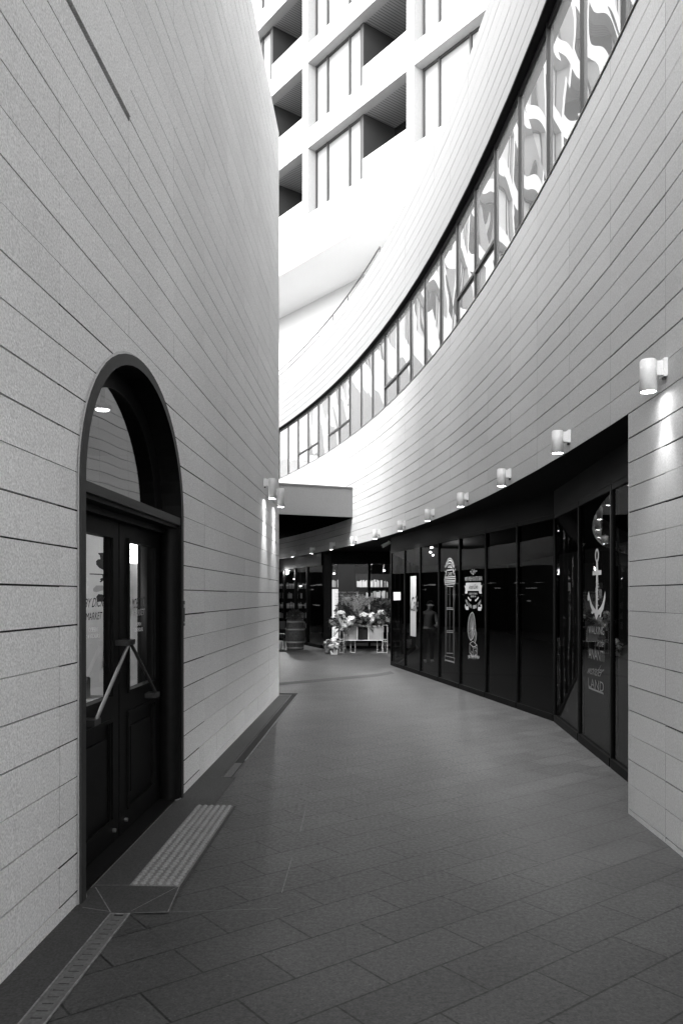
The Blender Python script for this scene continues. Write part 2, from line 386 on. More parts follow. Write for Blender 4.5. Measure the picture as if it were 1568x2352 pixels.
# arched frame
fr=MB(); N=28
def arch_pts(hw,rise,y0=YC):
    p=[(y0-hw,0.0),(y0-hw,SPR*.5)]
    for k in range(N+1):
        t=math.pi*k/N; p.append((y0-hw*math.cos(t),SPR+rise*math.sin(t)))
    return p+[(y0+hw,SPR*.5),(y0+hw,0.0)]
ao,ai=arch_pts(HWD-.002,RISE-.002),arch_pts(HWD-.075,RISE-.072)
for k in range(len(ao)-1):
    o0,o1,i0,i1=ao[k],ao[k+1],ai[k],ai[k+1]
    fr.face([LW(*o0[:1],.022,o0[1]),LW(o1[0],.022,o1[1]),LW(i1[0],.022,i1[1]),LW(i0[0],.022,i0[1])],0)
    fr.face([LW(i0[0],.022,i0[1]),LW(i1[0],.022,i1[1]),LW(i1[0],-.33,i1[1]),LW(i0[0],-.33,i0[1])],1)
    fr.face([LW(o0[0],-.02,o0[1]),LW(o1[0],-.02,o1[1]),LW(o1[0],.022,o1[1]),LW(o0[0],.022,o0[1])],0)
    if k not in (0,len(ao)-2):pass
fr.build('arch_frame',[M['greyframe'],M['black']],lb)
# outer bead: thin pale sealant line round the arch
sb=MB(); ax=arch_pts(HWD+.014,RISE+.014)
for k in range(len(ao)-1):
    sb.face([LW(ax[k][0],.006,ax[k][1]),LW(ax[k+1][0],.006,ax[k+1][1]),LW(ao[k+1][0],.010,ao[k+1][1]),LW(ao[k][0],.010,ao[k][1])])
sb.build('arch_trim',M['stoneR'],lb)
hi=HWD-.075
tr=MB(); tr.box(YC-hi-.03,YC+hi+.03,-.31,.012,2.290,2.352,TT,0); tr.box(YC-hi,YC+hi,-.27,-.01,2.262,2.2895,TT,1); tr.box(YC-hi,YC+hi,-.20,-.09,2.215,2.262,TT,1)
tr.build('transom_bar',[M['greyframe'],M['black']],lb)
fl=MB(); pts=[LW(YC-(hi-.19)*math.cos(math.pi*k/24),-.152,2.353+(RISE-.19)*math.sin(math.pi*k/24)) for k in range(25)]; fl.face(pts[::-1])
fl.build('fanlight',M['fanglass'],lb)
fg=MB()
for k in range(24):
    t0,t1=math.pi*k/24,math.pi*(k+1)/24
    P=lambda t,d,n:LW(YC-(hi+.01-d)*math.cos(t),n,2.353+(RISE-.06-d*.72)*math.sin(t))
    fg.face([P(t0,0,-.145),P(t1,0,-.145),P(t1,.205,-.145),P(t0,.205,-.145)]); fg.face([P(t0,.205,-.145),P(t1,.205,-.145),P(t1,.205,-.17),P(t0,.205,-.17)])
fg.build('fanlight_ring',M['black'],lb)
# jamb columns
for s in (-1,1):
    c=MB(); cy=YC+s*(hi-.005)
    p=LW(cy,-.075,0); c.lathe([(.088,.014),(.088,2.262)],(p.x,p.y,0),20)
    c.box(cy-.05,cy+.05,-.31,-.16,.004,2.262,TT)
    o=c.build('door_column',M['black'],lb,True)
    rg=MB(); rg.lathe([(.095,.005),(.095,.012),(.088,.013)],(p.x,p.y,0),20); rg.build('base_ring',M['grout'],o)
th=MB(); th.box(YC-hi,YC+hi,-.33,-.016,.0045,.016,TT); th.build('threshold',M['black'],lb)
# door leaves
cv_door=conv_of(350,2360,.16584)
for s in (-1,1):
    y0,y1=(4.47,5.556) if s<0 else (5.576,6.662); gy0,gy1=(4.735,5.385) if s<0 else (5.775,6.425)
    D=MB(); n0,n1=-.20,-.15
    D.box(y0,gy0,n0,n1,.02,2.225,TT); D.box(gy1,y1,n0,n1,.02,2.225,TT); D.box(gy0,gy1,n0,n1,2.095,2.225,TT); D.box(gy0,gy1,n0,n1,.86,1.02,TT); D.box(gy0,gy1,n0,n1,.02,.17,TT); D.box(gy0,gy1,n0,n1-.018,.17,.86,TT)
    for (za,zb,t,pn) in ((1.02,2.095,.022,.016),(.185,.845,.024,.014)):   # mouldings
        a,b=gy0-.01,gy1+.01
        D.box(a-t,a,n1,n1+pn,za-t,zb+t,TT); D.box(b,b+t,n1,n1+pn,za-t,zb+t,TT); D.box(a,b,n1,n1+pn,zb,zb+t,TT); D.box(a,b,n1,n1+pn,za-t,za,TT)
    D.box(gy0+.07,gy1-.07,n1-.018,n1-.003,.27,.745,TT)
    leaf=D.build('door_leaf',M['black'],lb)
    G=MB(); G.face([LW(gy0,-.17,1.02),LW(gy1,-.17,1.02),LW(gy1,-.17,2.095),LW(gy0,-.17,2.095)]); G.build('glass_pane',M['doorglass'],leaf)
    H=MB(); top=(5.535 if s<0 else 5.60); bot=(4.89 if s<0 else 6.245); nn=-.075
    H.tube([LW(top,nn,1.36),LW(bot,nn,.935)],.012,12,0)
    for yy,zz in ((top,1.375),(bot,.925)):
        H.box(yy-.055,yy+.055,n1,nn+.012,zz-.018,zz+.020,TT,1)
    H.build('pull_handle',[M['handle'] if s<0 else M['darkmetal'],M['darkmetal']],leaf)  # left bar's light and right bar's shade are put into the metal colours
    K=MB(); K.tube([LW(y1-.12 if s<0 else y0+.12,n1,.10),LW(y1-.12 if s<0 else y0+.12,n1+.02,.10)],.014,10); K.build('floor_bolt',M['steel'],leaf)
    words=([('MOBY DICK',[(1085,215),(1410,165),(1410,420),(1090,450)],'vinyldark',.06),('MARKET',[(1118,490),(1385,450),(1372,598),(1118,640)],'vinylgrey',0),
        ('OPEN',[(1195,785),(1300,780),(1300,858),(1195,866)],'vinyl',0),('24 HOURS',[(1163,925),(1340,900),(1340,985),(1166,1012)],'vinyl',0)] if s>0 else
       [('MOBY DICK',[(-270,235),(410,165),(400,400),(-270,450)],'vinyldark',.06),('MARKET',[(-30,560),(368,528),(335,705),(-30,735)],'vinyldark',0),
        ('OPEN',[(75,912),(243,895),(243,1000),(75,1015)],'vinyl',0),('24 HOURS',[(-30,1085),(305,1055),(305,1145),(-30,1180)],'vinyl',0)])
    for t_,c_,m_,sh_ in words:
        dc=Decal(LW(5.5,-.17,1.5),LN,cv_door,.006); dc.text(t_,c_,0,sh_); dc.build('lettering',M[m_],leaf)
# access reader on the right jamb
ar=MB(); ar.box(6.690,6.735,.022,.034,1.45,1.66,TT,0); ar.box(6.70,6.72,.034,.036,1.60,1.63,TT,1); ar.box(6.70,6.72,.034,.036,1.47,1.485,TT,1)
o=ar.build('access_reader',[M['darkmetal'],M['vinyl']]); tag(o,'slim dark access reader on the right jamb of the arched door','access reader')
# market room behind the door
rm=MB(); a,b,c,d=3.2,9.6,-6.0,-.34
rm.face([LW(b,c,0),LW(b,d,0),LW(b,d,3.4),LW(b,c,3.4)]); rm.face([LW(a,c,0),LW(b,c,0),LW(b,c,3.4),LW(a,c,3.4)]); rm.face([LW(a,c,0),LW(a,d,0),LW(a,d,3.4),LW(a,c,3.4)])
rm.face([LW(a,c,3.4),LW(b,c,3.4),LW(b,d,3.4),LW(a,d,3.4)])
rm.build('room_lining',M['room'],lb)
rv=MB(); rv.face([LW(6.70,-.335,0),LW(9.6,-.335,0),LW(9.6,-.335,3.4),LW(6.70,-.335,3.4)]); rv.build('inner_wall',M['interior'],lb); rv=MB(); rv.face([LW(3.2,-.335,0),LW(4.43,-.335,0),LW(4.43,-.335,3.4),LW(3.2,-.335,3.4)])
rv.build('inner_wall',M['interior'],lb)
cvD5=conv_of(300,2000,.29754)
dd=Decal((-2.8,9.3,1.6),(0,-1,0),cvD5,.01)
for P_ in ([(345,712),(440,705),(470,720),(470,990),(440,970),(400,950),(330,915),(290,870),(285,825),(310,800),(345,795),(335,745),(315,725),(320,712)],
    [(370,1010),(470,1005),(470,1085),(390,1080),(350,1108),(330,1100),(350,1085),(340,1060),(375,1045)],
    [(290,1300),(320,1265),(440,1280),(470,1290),(460,1340),(400,1365),(300,1370)]): dd.poly(P_,0)
dd.poly([(245,1195),(290,1150),(380,1150),(470,1175),(470,1205),(380,1215),(290,1240),(250,1230)],1)
dd.line([(200,995),(470,1005)],.012,0)
o=dd.build('wall_graphic',[M['vinyldark'],M['vinylgrey']],None); tag(o,'dark fish and fruit silhouettes on the pale wall inside the left door leaf','wall graphic')
bx=MB(); p0=on_plane(300,1246,Vector((0,9.3,0)),Vector((0,1,0))); p1=on_plane(316,1293,Vector((0,9.3,0)),Vector((0,1,0)))
bx.box(p0.x-.05,p1.x,9.3,9.36,p1.z,p0.z+.06); 
for k in (1,2): bx.box(p0.x-.05,p1.x,9.292,9.299,p1.z+(p0.z-p1.z)*k/3-.004,p1.z+(p0.z-p1.z)*k/3+.004,None,1)
o=bx.build('light_panel',[M['boxlite'],M['darkmetal']]); tag(o,'bright glowing three pane light panel seen through the right door leaf','light panel')  # plain glowing light panel with dark bars, no writing on it
cb=MB(); cx=p1.x*8.9/9.3; cb.box(cx,-1.62,8.9,9.25,0,2.6); cb.box(cx+.01,-1.65,8.88,8.899,.1,2.5); o=cb.build('tall_cabinet',M['interior']); tag(o,'tall dark cabinet inside the market behind the right door leaf','cabinet')
sh=empty('market_shelf',(-2.8,8.2,0)); tag(sh,'low market shelf with pale boards and cartons behind the left door leaf','shelf')
q=MB()
for z in (.30,.62,.98): q.box(-3.6,-2.35,8.0,8.4,z,z+.035)
q.build('shelf_board',M['paper'],sh)
q=MB(); q.box(-3.62,-3.6,8.0,8.4,0,1.1); q.box(-2.37,-2.35,8.0,8.4,0,1.1); q.build('side_panel',M['interior'],sh)
for k,(x,z,h,mm) in enumerate(((-3.1,1.015,.35,'paper'),(-2.85,1.015,.22,'vinylgrey'),(-2.62,1.015,.3,'interior'),(-3.0,.655,.2,'vinylgrey'),(-2.7,.655,.24,'paper'))):
    q=MB(); q.box(x-.1,x+.09,8.05,8.3,z,z+h*.82); q.box(x-.09,x+.08,8.06,8.29,z+h*.82,z+h*.86); q.box(x-.05,x+.04,8.042,8.05,z+.05,z+h*.5,None,1)
    o=q.build('carton',[M[mm],M['vinyldark']]); tag(o,['tall pale carton at the left on the top market shelf','small grey carton in the middle of the top market shelf','dark carton at the right end of the top market shelf','grey carton on the left of the middle market shelf','pale carton on the right of the middle market shelf'][k],'carton','cartons on the market shelf')
bn=MB(); 
p=[on_plane(x,y,Vector((0,7.9,0)),Vector((0,1,0))) for x,y in ((196,1402),(241.5,1402),(241.5,1470),(232,1540),(196,1552))]
bn.prism([(v.x,v.z) for v in p],0,.012); bn.v=[(a,7.9+c,b) for a,b,c in bn.v]
o=bn.build('notice_board',M['paper']); tag(o,'pale notice board standing inside the market behind the left door leaf','notice board')

wg=empty('added_sky_blocker',(-12,30,0)); tag(wg,'unseen stone block added beyond the far left corner to keep sky off the shop panes','building')  # unseen mass added to block the sky in the shop pane reflections
q=MB(); q.box(-14,-12,13.7,47,3.1,9.6); q.box(-14,8,47.01,49,3.1,9.6); q.build('wall',M['stoneL'],wg)
q=MB(); q.box(-13.9,-12.3,13.75,46.9,0,3.099); q.box(-13.9,7.9,47.3,48.9,0,3.099); q.build('added_dark_base',M['frame'],wg)  # dark lower storey added so the shop panes reflect black
strip_glow=emit('reflection_glow',.3,.16); rq=random.Random(5)  # glowing strips added to give the shop panes faint reflections
for k in range(9):
    y=15+3.4*k
    for j in range(7):
        q=MB(); y0=y+rq.uniform(0,2.6); z=rq.choice((1.15,1.45,1.75,2.05,2.3,2.32,2.34)); q.box(-12.29,-12.27,y0,y0+rq.uniform(.15,.8),z+.001*j,z+rq.choice((.02,.03,.05))+.001*j); q.build('reflection_strip',[strip_glow],wg)

# ------------------------------------------------------------------ RIGHT BUILDING
rb=empty('curved_building',(RX(10),10,0)); tag(rb,'pale curved stone building on the right with shopfronts and a ribbon of windows','building')
def panel_curve(mb,y0,y1,rows,gz,gv,e_max,m0=0,m1=1,dep=.012,tones=(0,)):
    cuts=[y0]+[y for y in FAC if y0+.1<y<y1-.1]+[y1]
    for (z0,z1) in zip(rows,rows[1:]):
        g0=gz*random.uniform(.5,1.5)
        for a,b in zip(cuts,cuts[1:]):
            e=random.uniform(0,e_max); t=z1-max(.0015,g0+gz*random.uniform(-.4,.4)); zb=z0+.0005
            d=(b-a); a2,b2=a+gv,b-gv
            A=RW(a,e,0).lerp(RW(b,e,0),gv/d); B=RW(a,e,0).lerp(RW(b,e,0),1-gv/d); Ai,Bi=RW(a,-dep,0),RW(b,-dep,0)
            up=lambda p,z: Vector((p.x,p.y,z))
            mb.face([up(A,zb),up(A,t),up(B,t),up(B,zb)],random.choice(tones))
            mb.face([up(A,t),up(Ai,t),up(Bi,t),up(B,t)],m0); mb.face([up(A,zb),up(B,zb),up(Bi,zb),up(Ai,zb)],m0)
    for a,b in zip(cuts,cuts[1:]):
        mb.face([RW(a,-dep,rows[0]),RW(a,-dep,rows[-1]),RW(b,-dep,rows[-1]),RW(b,-dep,rows[0])],m1)
YE=FAC[-1]; Y0=FAC[0]; YPIL=6.234
mb=MB(); panel_curve(mb,Y0,YE,[ZB+(ZS-ZB)*k/16 for k in range(17)],.0085,.0013,.0012,tones=(0,0,2,3))
panel_curve(mb,Y0,YPIL,[0,.045]+[.045+(ZB-.045)*k/16 for k in range(1,17)],.0075,.0013,.0012,tones=(0,0,2,3))
p=RW(YPIL,0,0); mb.face([(p.x,p.y,0),(p.x+.6,p.y+.02,0),(p.x+.6,p.y+.02,ZB),(p.x,p.y,ZB)],0)
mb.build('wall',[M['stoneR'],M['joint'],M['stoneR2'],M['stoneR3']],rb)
# soffit over the shopfronts + roof + parapet
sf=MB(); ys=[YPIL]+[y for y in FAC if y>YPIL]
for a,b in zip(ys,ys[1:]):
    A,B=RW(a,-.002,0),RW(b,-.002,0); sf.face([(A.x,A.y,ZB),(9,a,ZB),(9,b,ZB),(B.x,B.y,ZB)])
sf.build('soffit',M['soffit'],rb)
ps=MB()
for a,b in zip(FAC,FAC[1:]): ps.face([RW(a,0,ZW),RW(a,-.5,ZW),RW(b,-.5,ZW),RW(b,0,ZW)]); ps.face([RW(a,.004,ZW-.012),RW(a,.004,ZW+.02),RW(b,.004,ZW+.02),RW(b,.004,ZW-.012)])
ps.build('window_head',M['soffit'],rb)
pp=MB(); panel_curve(pp,Y0,YE,[ZW+.004+(ZP-ZW-.004)*k/9 for k in range(10)],.0065,.0012,.0015,0,1,.008)
for a,b in zip(FAC,FAC[1:]):
    pp.face([RW(a,0,ZP),RW(a,-.35,ZP),RW(b,-.35,ZP),RW(b,0,ZP)],0); pp.face([RW(a,-.35,ZP),RW(a,-.35,ZP-.6),RW(b,-.35,ZP-.6),RW(b,-.35,ZP)],0)
pp.build('parapet',[M['parapet'],M['jointpale']],rb)
rf=MB()
for a,b in zip(FAC,FAC[1:]): rf.face([RW(a,-.34,ZP-.6),(16,a,ZP-.6),(16,b,ZP-.6),RW(b,-.34,ZP-.6)])
rf.face([(16,Y0,0),(16,YE,0),(16,YE,ZP-.6),(16,Y0,ZP-.6)]); rf.face([(RX(Y0),Y0,0),(16,Y0,0),(16,Y0,ZP-.6),(RX(Y0),Y0,ZP-.6)]); rf.face([(RX(YE),YE,0),(16,YE,0),(16,YE,ZP-.6),(RX(YE),YE,ZP-.6)])
rf.build('roof',M['roofgravel'],rb)
# ribbon windows
mx=[642.6,663,685.8,708.9,732.3,756,780.6,804.8,831.2,857.2,885.4,914.7,945,978,1014.3,1052,1094,1140,1196,1261.8,1340,1434.7]
my=sorted(solveR(x,.13) for x in mx); st=(my[-1]-my[0])/(len(my)-1)
while my[0]-1.18>FAC[0]+.1: my.insert(0,my[0]-1.18)
my.insert(0,FAC[0])
while my[-1]<YE-1.3: my.append(my[-1]+1.10)
tpair=[]
for xa in (685.8,708.9,756,780.6,885.4,914.7,1052,1094): tpair.append(solveR(xa,.13))
sl=MB()
for a,b in zip(my,my[1:]):
    sl.face([RW(a,.012,ZS+.012),RW(a,-.14,ZS+.022),RW(b,-.14,ZS+.022),RW(b,.012,ZS+.012)]); sl.face([RW(a,.012,ZS-.006),RW(a,.012,ZS+.012),RW(b,.012,ZS+.012),RW(b,.012,ZS-.006)],1)
sl.build('sill',[M['white'],M['capmetal']],rb)
def seg_box(mb,A,B,nv,d0,d1,z0,z1,m=0):
    P=[A+nv*d0,B+nv*d0,B+nv*d1,A+nv*d1]; mb.hexa([Vector((p.x,p.y,z0)) for p in P],[Vector((p.x,p.y,z1)) for p in P],m)
for i,(a,b) in enumerate(zip(my,my[1:])):
    A,B=RW(a,-.13,0),RW(b,-.13,0); d=(B-A).normalized(); nv=Vector((-d.y,d.x,0)); ln=(B-A).length
    if nv.x>0: nv=-nv
    f=MB(); seg_box(f,A-d*.016,A+d*.016,nv,-.03,.035,ZS+.022,ZW); seg_box(f,A+d*.0165,B-d*.0165,nv,-.03,.025,ZW-.07,ZW-.001); seg_box(f,A+d*.0165,B-d*.0165,nv,-.03,.025,ZS+.022,ZS+.05)
    has=any(abs(b-t)<.25 for t in tpair)
    if has: seg_box(f,A+d*.0165,B-d*.0165,nv,-.03,.033,6.77,6.82); seg_box(f,A+d*.017,A+d*.032,nv,-.025,.03,ZS+.051,6.769); seg_box(f,B-d*.032,B-d*.017,nv,-.025,.03,ZS+.051,6.769)
    wo=f.build('window',M['rframe'],rb)
    g_=MB(); j=[random.uniform(-.006,.006) for _ in range(4)]
    Q=[A+nv*j[0],B+nv*j[1],B+nv*j[2],A+nv*j[3]]
    g_.face([(Q[0].x,Q[0].y,ZS+.03),(Q[3].x,Q[3].y,ZW-.02),(Q[2].x,Q[2].y,ZW-.02),(Q[1].x,Q[1].y,ZS+.03)]); g_.build('pane',M['band'],wo)
# parapet railing
rl=MB()
ys=[20+.4*k for k in range(48)]; ys=[y for y in ys if y<39]
rl.tube([RW(y,-.12,10.47) for y in ys],.02,6); rl.tube([RW(y,-.12,10.29) for y in ys],.013,6)
for y in ys[::4]: rl.tube([RW(y,-.12,10.13),RW(y,-.12,10.47)],.016,6)
rl.build('railing',M['tframe'],rb)

# ------------------------------------------------------------------ SHOPFRONT (parts of the curved building)
K=Vector((2.898,10.81,0)); Fp=Vector((1.234,19.6,0)); Nn=Vector((2.65,7.4,0)); N2=Nn+(Nn-K)*(1.35/3.41)
def hit(x,A,B):
    q=(x-XC)/F; d=B-A; t=(q*A.y-A.x)/(d.x-q*d.y); return A+d*t
gx_far=[899,930,965.6,1008,1056,1116,1188.5]; gx_near=[1331,1406]
GP=[hit(x,K,Fp) for x in gx_far]+[K]+[hit(x,K,Nn) for x in gx_near]+[N2]
GP=GP[::-1]                                         # near -> far
ZT=2.81
cv6=conv_of(1550,2050,.36136); cv3=conv_of(1760,2200,.127551); cv5=conv_of(2310,2150,.27613); cv1=conv_of(1570,2250,.14877)
fronts=[]
for i,(A,B) in enumerate(zip(GP,GP[1:])):
    d=(B-A).normalized(); nv=Vector((-d.y,d.x,0)); ln=(B-A).length
    f=MB(); seg_box(f,A-d*.022,A+d*.022,nv,-.05,.022,.0,ZT); seg_box(f,A+d*.0225,B-d*.0225,nv,-.05,.03,.0,.09); seg_box(f,A+d*.0225,B-d*.0225,nv,-.05,.018,ZT-.06,ZT)
    if i==len(GP)-2: seg_box(f,B-d*.022,B+d*.03,nv,-.06,.022,.0,ZT)
    seg_box(f,A,B-d*.001,nv,-.08,.02,ZT+.001,ZB-.001)
    o=f.build('storefront_window',M['frame'],rb); fronts.append((o,A,B,nv))
    g_=MB(); z0,z1=.09,ZT-.05; g_.face([(A.x,A.y,z0),(A.x,A.y,z1),(B.x,B.y,z1),(B.x,B.y,z0)]); g_.build('pane',M['shopglass'],o)
nf=len(fronts)
def fr_at(k): return fronts[nf-1-k]                  # k=0 is the far panel
# far panel 0: paper notice
o,A,B,nv=fr_at(0); dc=Decal(A,nv,cv1); dc.poly([(22,800),(210,795),(214,1012),(24,1018)],0)
for yy,x0,x1 in ((830,60,170),(860,60,150),(905,145,205),(945,135,205),(905,35,50),(950,35,60)): dc.line([(x0,yy),(x1,yy)],.012,1)
dc.build('paper_notice',[M['paper'],M['vinylgrey']],o)
# panel 1: tall white banner with script
o,A,B,nv=fr_at(1); dc=Decal(A,nv,cv1); dc.poly([(478,374),(630,362),(625,1998),(474,1970)],0)
dc.mb.m=[0]; dc2=Decal(A,nv,cv1,.008); dc2.text('Cafe',[(484,930),(690,900),(690,1330),(484,1300)],0,.25); dc2.line([(600,960),(625,900)],.02,0)
dc.build('banner',M['vinylpale'],o); dc2.build('lettering',M['vinyldark'],o)
# panel 3: cafe door drawing
o,A,B,nv=fr_at(3); dc=Decal(A,nv,cv3); W=.014
dc.line([(140,560),(180,430),(235,310),(268,268),(300,255),(335,268),(365,300),(420,420),(440,560)],W); dc.line([(165,560),(205,440),(255,350),(300,320),(350,350),(395,440),(415,550)],.022)
dc.line([(200,520),(240,440),(300,415),(360,450),(395,520)],W); dc.line([(215,637),(375,622)],.02); dc.rect_text('CAFÉ',222,672,372,808)
for a,b in (((175,830),(205,630)),((195,640),(170,790)),((385,600),(425,790)),((400,610),(430,760)),((130,650),(170,705)),((170,705),(205,620)),((465,610),(430,680)),((430,680),(395,600)),((145,850),(150,740)),((460,830),(452,720))): dc.line([a,b],W)
for k in range(9): t=math.pi*(k+.5)/9; dc.line([(300-20*math.cos(t),560-18*math.sin(t)),(300-70*math.cos(t),575-110*math.sin(t))],.010)
for a,b in (((130,858),(475,830)),((125,912),(475,888)),((140,972),(465,955)),((148,1017),(460,1000)),((150,1078),(455,1060)),((125,912),(150,1078)),((475,888),(455,1060))): dc.line([a,b],W+.006)
dc.conv=cv6
for x in (640,652,725,738): dc.line([(x,797),(x-3,1595)],.010)
dc.line([(686,815),(684,1562)],.010)
for y in (817,1055,1071,1308,1326,1558): dc.line([(649,y-2),(722,y+3)],.016 if y not in(1055,1308) else .010)
dc.line([(632,1585),(740,1612)],W); dc.line([(632,1632),(738,1659)],.03); dc.line([(632,1585),(633,1650)],W); dc.line([(740,1612),(730,1675)],W)
dc.build('door_drawing',M['vinylline'],o)
# panel 4: coffee lettering and gramophone
o,A,B,nv=fr_at(4); dc=Decal(A,nv,cv3)
dc.text('Coffee',[(968,605),(1105,590),(1105,735),(968,750)],0,.15); dc.line([(1030,740),(1030,780)],.05); dc.line([(933,682),(958,677)],.02); dc.line([(1115,667),(1146,660)],.02)
dc.text('WITH FRESH ROASTED BEAN',[(770,850),(1303,822),(1305,952),(775,978)],0)
dc.poly([(800,1045),(820,1030),(1260,1018),(1270,1040),(1270,1110),(1270,1282),(800,1282)],0); dc.poly([(755,1128),(800,1120),(800,1282),(788,1282),(780,1200)],0); dc.poly([(1270,1110),(1315,1112),(1292,1200),(1285,1282),(1270,1282)],0)
dc.poly([(788,1282),(850,1282),(855,1340),(832,1370),(776,1370)],0); dc.poly([(1207,1282),(1286,1282),(1300,1370),(1228,1370),(1205,1335)],0)
dc.text('LITERARY AUTHENTIC',[(897,1345),(1168,1342),(1168,1398),(897,1402)],0); dc.text('BOOK  &',[(950,1430),(1112,1428),(1112,1482),(950,1484)],0)
dc.line([(865,1485),(940,1588),(965,1555)],.03); dc.line([(1195,1490),(1110,1595),(1090,1565)],.03)
arc=[(792+ (1272-792)*k/24, 1520+ (1-((k-12)/12)**2)*205 +k*1.2) for k in range(25)]
dc.arc_text("WELCOME WE'RE OPEN",arc,105)
dc.line([(792,1708),(780,1780),(797,1828)],.03); dc.line([(797,1822),(882,1826)],.06); dc.line([(1260,1745),(1282,1720),(1292,1780),(1282,1840)],.03); dc.line([(1280,1845),(1178,1845)],.06)
dc.conv=cv6; W=.009
horn=[(935,1105),(912,1130),(897,1175),(887,1240),(886,1310),(896,1380),(918,1418),(940,1392),(960,1335),(972,1270),(962,1180),(950,1125)]
dc.line(horn,W+.004,0,True)
for k in range(34):
    t=2*math.pi*k/34; rx,ry=40,150; cx,cy=928,1262; dc.line([(938+random.uniform(-5,5),1295+random.uniform(-12,12)),(cx+rx*math.cos(t),cy+ry*math.sin(t))],.006)
dc.line([(968,1285),(980,1345),(976,1400),(962,1450)],.016); dc.line([(958,1300),(968,1360),(958,1430)],.012)
bxp=[(905,1452),(940,1425),(988,1470),(988,1562),(945,1602),(905,1552)]; dc.line(bxp,W,0,True); dc.line([(905,1452),(946,1490),(988,1470)],W); dc.line([(946,1490),(945,1602)],W)
for k in range(46): x=random.uniform(906,986); y=random.uniform(1470,1585); dc.line([(x,y),(x+random.uniform(-9,9),y+random.uniform(8,26))],.006)
for k in range(70): x=random.uniform(880,1020); y=1575+abs(random.gauss(0,1))*18+ (945-x)**2*.002; dc.line([(x,y),(x+(945-x)*.25,y+random.uniform(8,24))],.006)
dc.build('gramophone_and_lettering',M['vinylpale'],o)
dc=Decal(A,nv,cv3,.008); dc.text('Ananti Cove',[(897,1085),(1168,1068),(1168,1215),(897,1235)],0,.12); dc.build('script_lettering',M['vinyldark'],o)
# panel 8: anchor
o,A,B,nv=fr_at(8); dc=Decal(A,nv,cv5)
def ell(cx,cy,rx,ry,n=24): return [(cx+rx*math.cos(2*math.pi*k/n),cy+ry*math.sin(2*math.pi*k/n)) for k in range(n)]
E1,E2=ell(274,262,27,102),ell(274,258,13,66)
for k in range(24): dc.poly([E1[k],E1[(k+1)%24],E2[(k+1)%24],E2[k]])
dc.poly([(264,355),(285,355),(292,480),(287,700),(285,1060),(256,1060),(262,700),(262,480)]); dc.poly([(212,487),(262,482),(262,545),(212,550)]); dc.poly([(292,478),(337,472),(337,540),(292,544)])
dc.poly([(155,780),(180,890),(165,905),(140,920),(138,855)]); dc.poly([(165,905),(180,890),(200,960),(232,1015),(258,1055),(262,1120),(215,1080),(185,1010)]); dc.poly([(258,1055),(285,1055),(300,1110),(268,1190),(240,1115)])
dc.poly([(392,775),(398,870),(386,940),(368,900)]); dc.poly([(368,900),(386,930),(368,1040),(330,1110),(300,1120),(283,1060),(325,1010),(350,960)]); dc.poly([(200,1060),(225,1090),(212,1110),(192,1095)]); dc.poly([(318,1110),(340,1090),(330,1150),(310,1165)])
for k in range(9): dc.line([(258+random.uniform(-4,4),600+k*45),(290+random.uniform(-6,14),630+k*45)],.012)
dc.build('anchor_emblem',M['anchorvinyl'],o)
dc=Decal(A,nv,cv5)
dc.text('WALKING',[(150,1285),(378,1292),(378,1415),(152,1392)],0); dc.text('in the',[(278,1480),(378,1480),(378,1592),(278,1580)],0,.3)
dc.text('ANANTI',[(155,1602),(378,1650),(378,1808),(155,1745)],0); dc.text('wonder',[(150,1850),(372,1850),(368,2035),(150,1975)],0,.3); dc.text('LAND',[(150,2030),(376,2100),(372,2245),(152,2160)],0); dc.line([(155,2175),(370,2262)],.02)
dc.build('lettering',mat('worn_vinyl',.11,.8,.2),o)

# recessed entrance facing the street + far shopfront along the curve
YR=25.8
def rx_(x): return (x-XC)/F*YR
rec=MB(); xl,xr=rx_(760),rx_(902)
rec.box(xl,xr+.4,YR-.05,YR+.06,0,.09); rec.box(xl,xr+.4,YR-.05,YR+.06,2.73,ZB-.002); rec.box(rx_(845),rx_(850.5),YR-.06,YR+.06,.0905,2.7295); rec.box(xl,xl+.035,YR-.055,YR+.05,.0905,2.7295); rec.box(xr-.02,xr+.06,YR-.055,YR+.05,.0905,2.7295)
o=rec.build('storefront_entrance',M['frame'],rb)
g_=MB(); g_.face([(xl,YR,.09),(xl,YR,2.73),(xr,YR,2.73),(xr,YR,.09)]); g_.build('pane',M['shopglass'],o)
c6=conv_of(1300,2300,.19135); dc=Decal((0,YR,1),(0,-1,0),c6,.006)
for k,(t,x1) in enumerate((('THE REAL VOYAGE',690),('OF DISCOVERY CONSISTS',800),('NOT IN SEEKING',640),('NEW LANDSCAPES',640),('BUT IN HAVING',600),('NEW EYES',470))):
    y=347+k*61; dc.rect_text(t,215,y,x1,y+36)
dc.build('lettering',M['vinyl'],o)
bp_=MB(); bp_.box(rx_(743.5),rx_(760),YR-.12,YR+.25,0,ZB-.002); bp_.box(rx_(743.5)-.01,rx_(760)+.01,YR-.13,YR+.26,0,.06); bp_.build('black_pier',M['black'],rb)
cr=MB(); A=GP[-1]+Vector((.03,.05,0)); B=Vector((2.35,YR-.2,0)); d=(B-A).normalized(); nv=Vector((-d.y,d.x,0))
seg_box(cr,A,B,nv,-.04,.04,0,.1); seg_box(cr,A,B,nv,-.04,.04,2.73,ZB-.002)
for k in range(6): q0=A.lerp(B,.02+.95*k/5); seg_box(cr,q0-d*.03,q0+d*.03,nv,-.038,.038,.1005,2.7295)
o=cr.build('storefront_return',M['frame'],rb); g_=MB(); g_.face([(A.x,A.y,.09),(B.x,B.y,.09),(B.x,B.y,2.74),(A.x,A.y,2.74)]); g_.build('pane',M['shopglass'],o)
fy=[YR+.05]+[solveR(x,.1) for x in (708.5,681,655,632,610,590)]
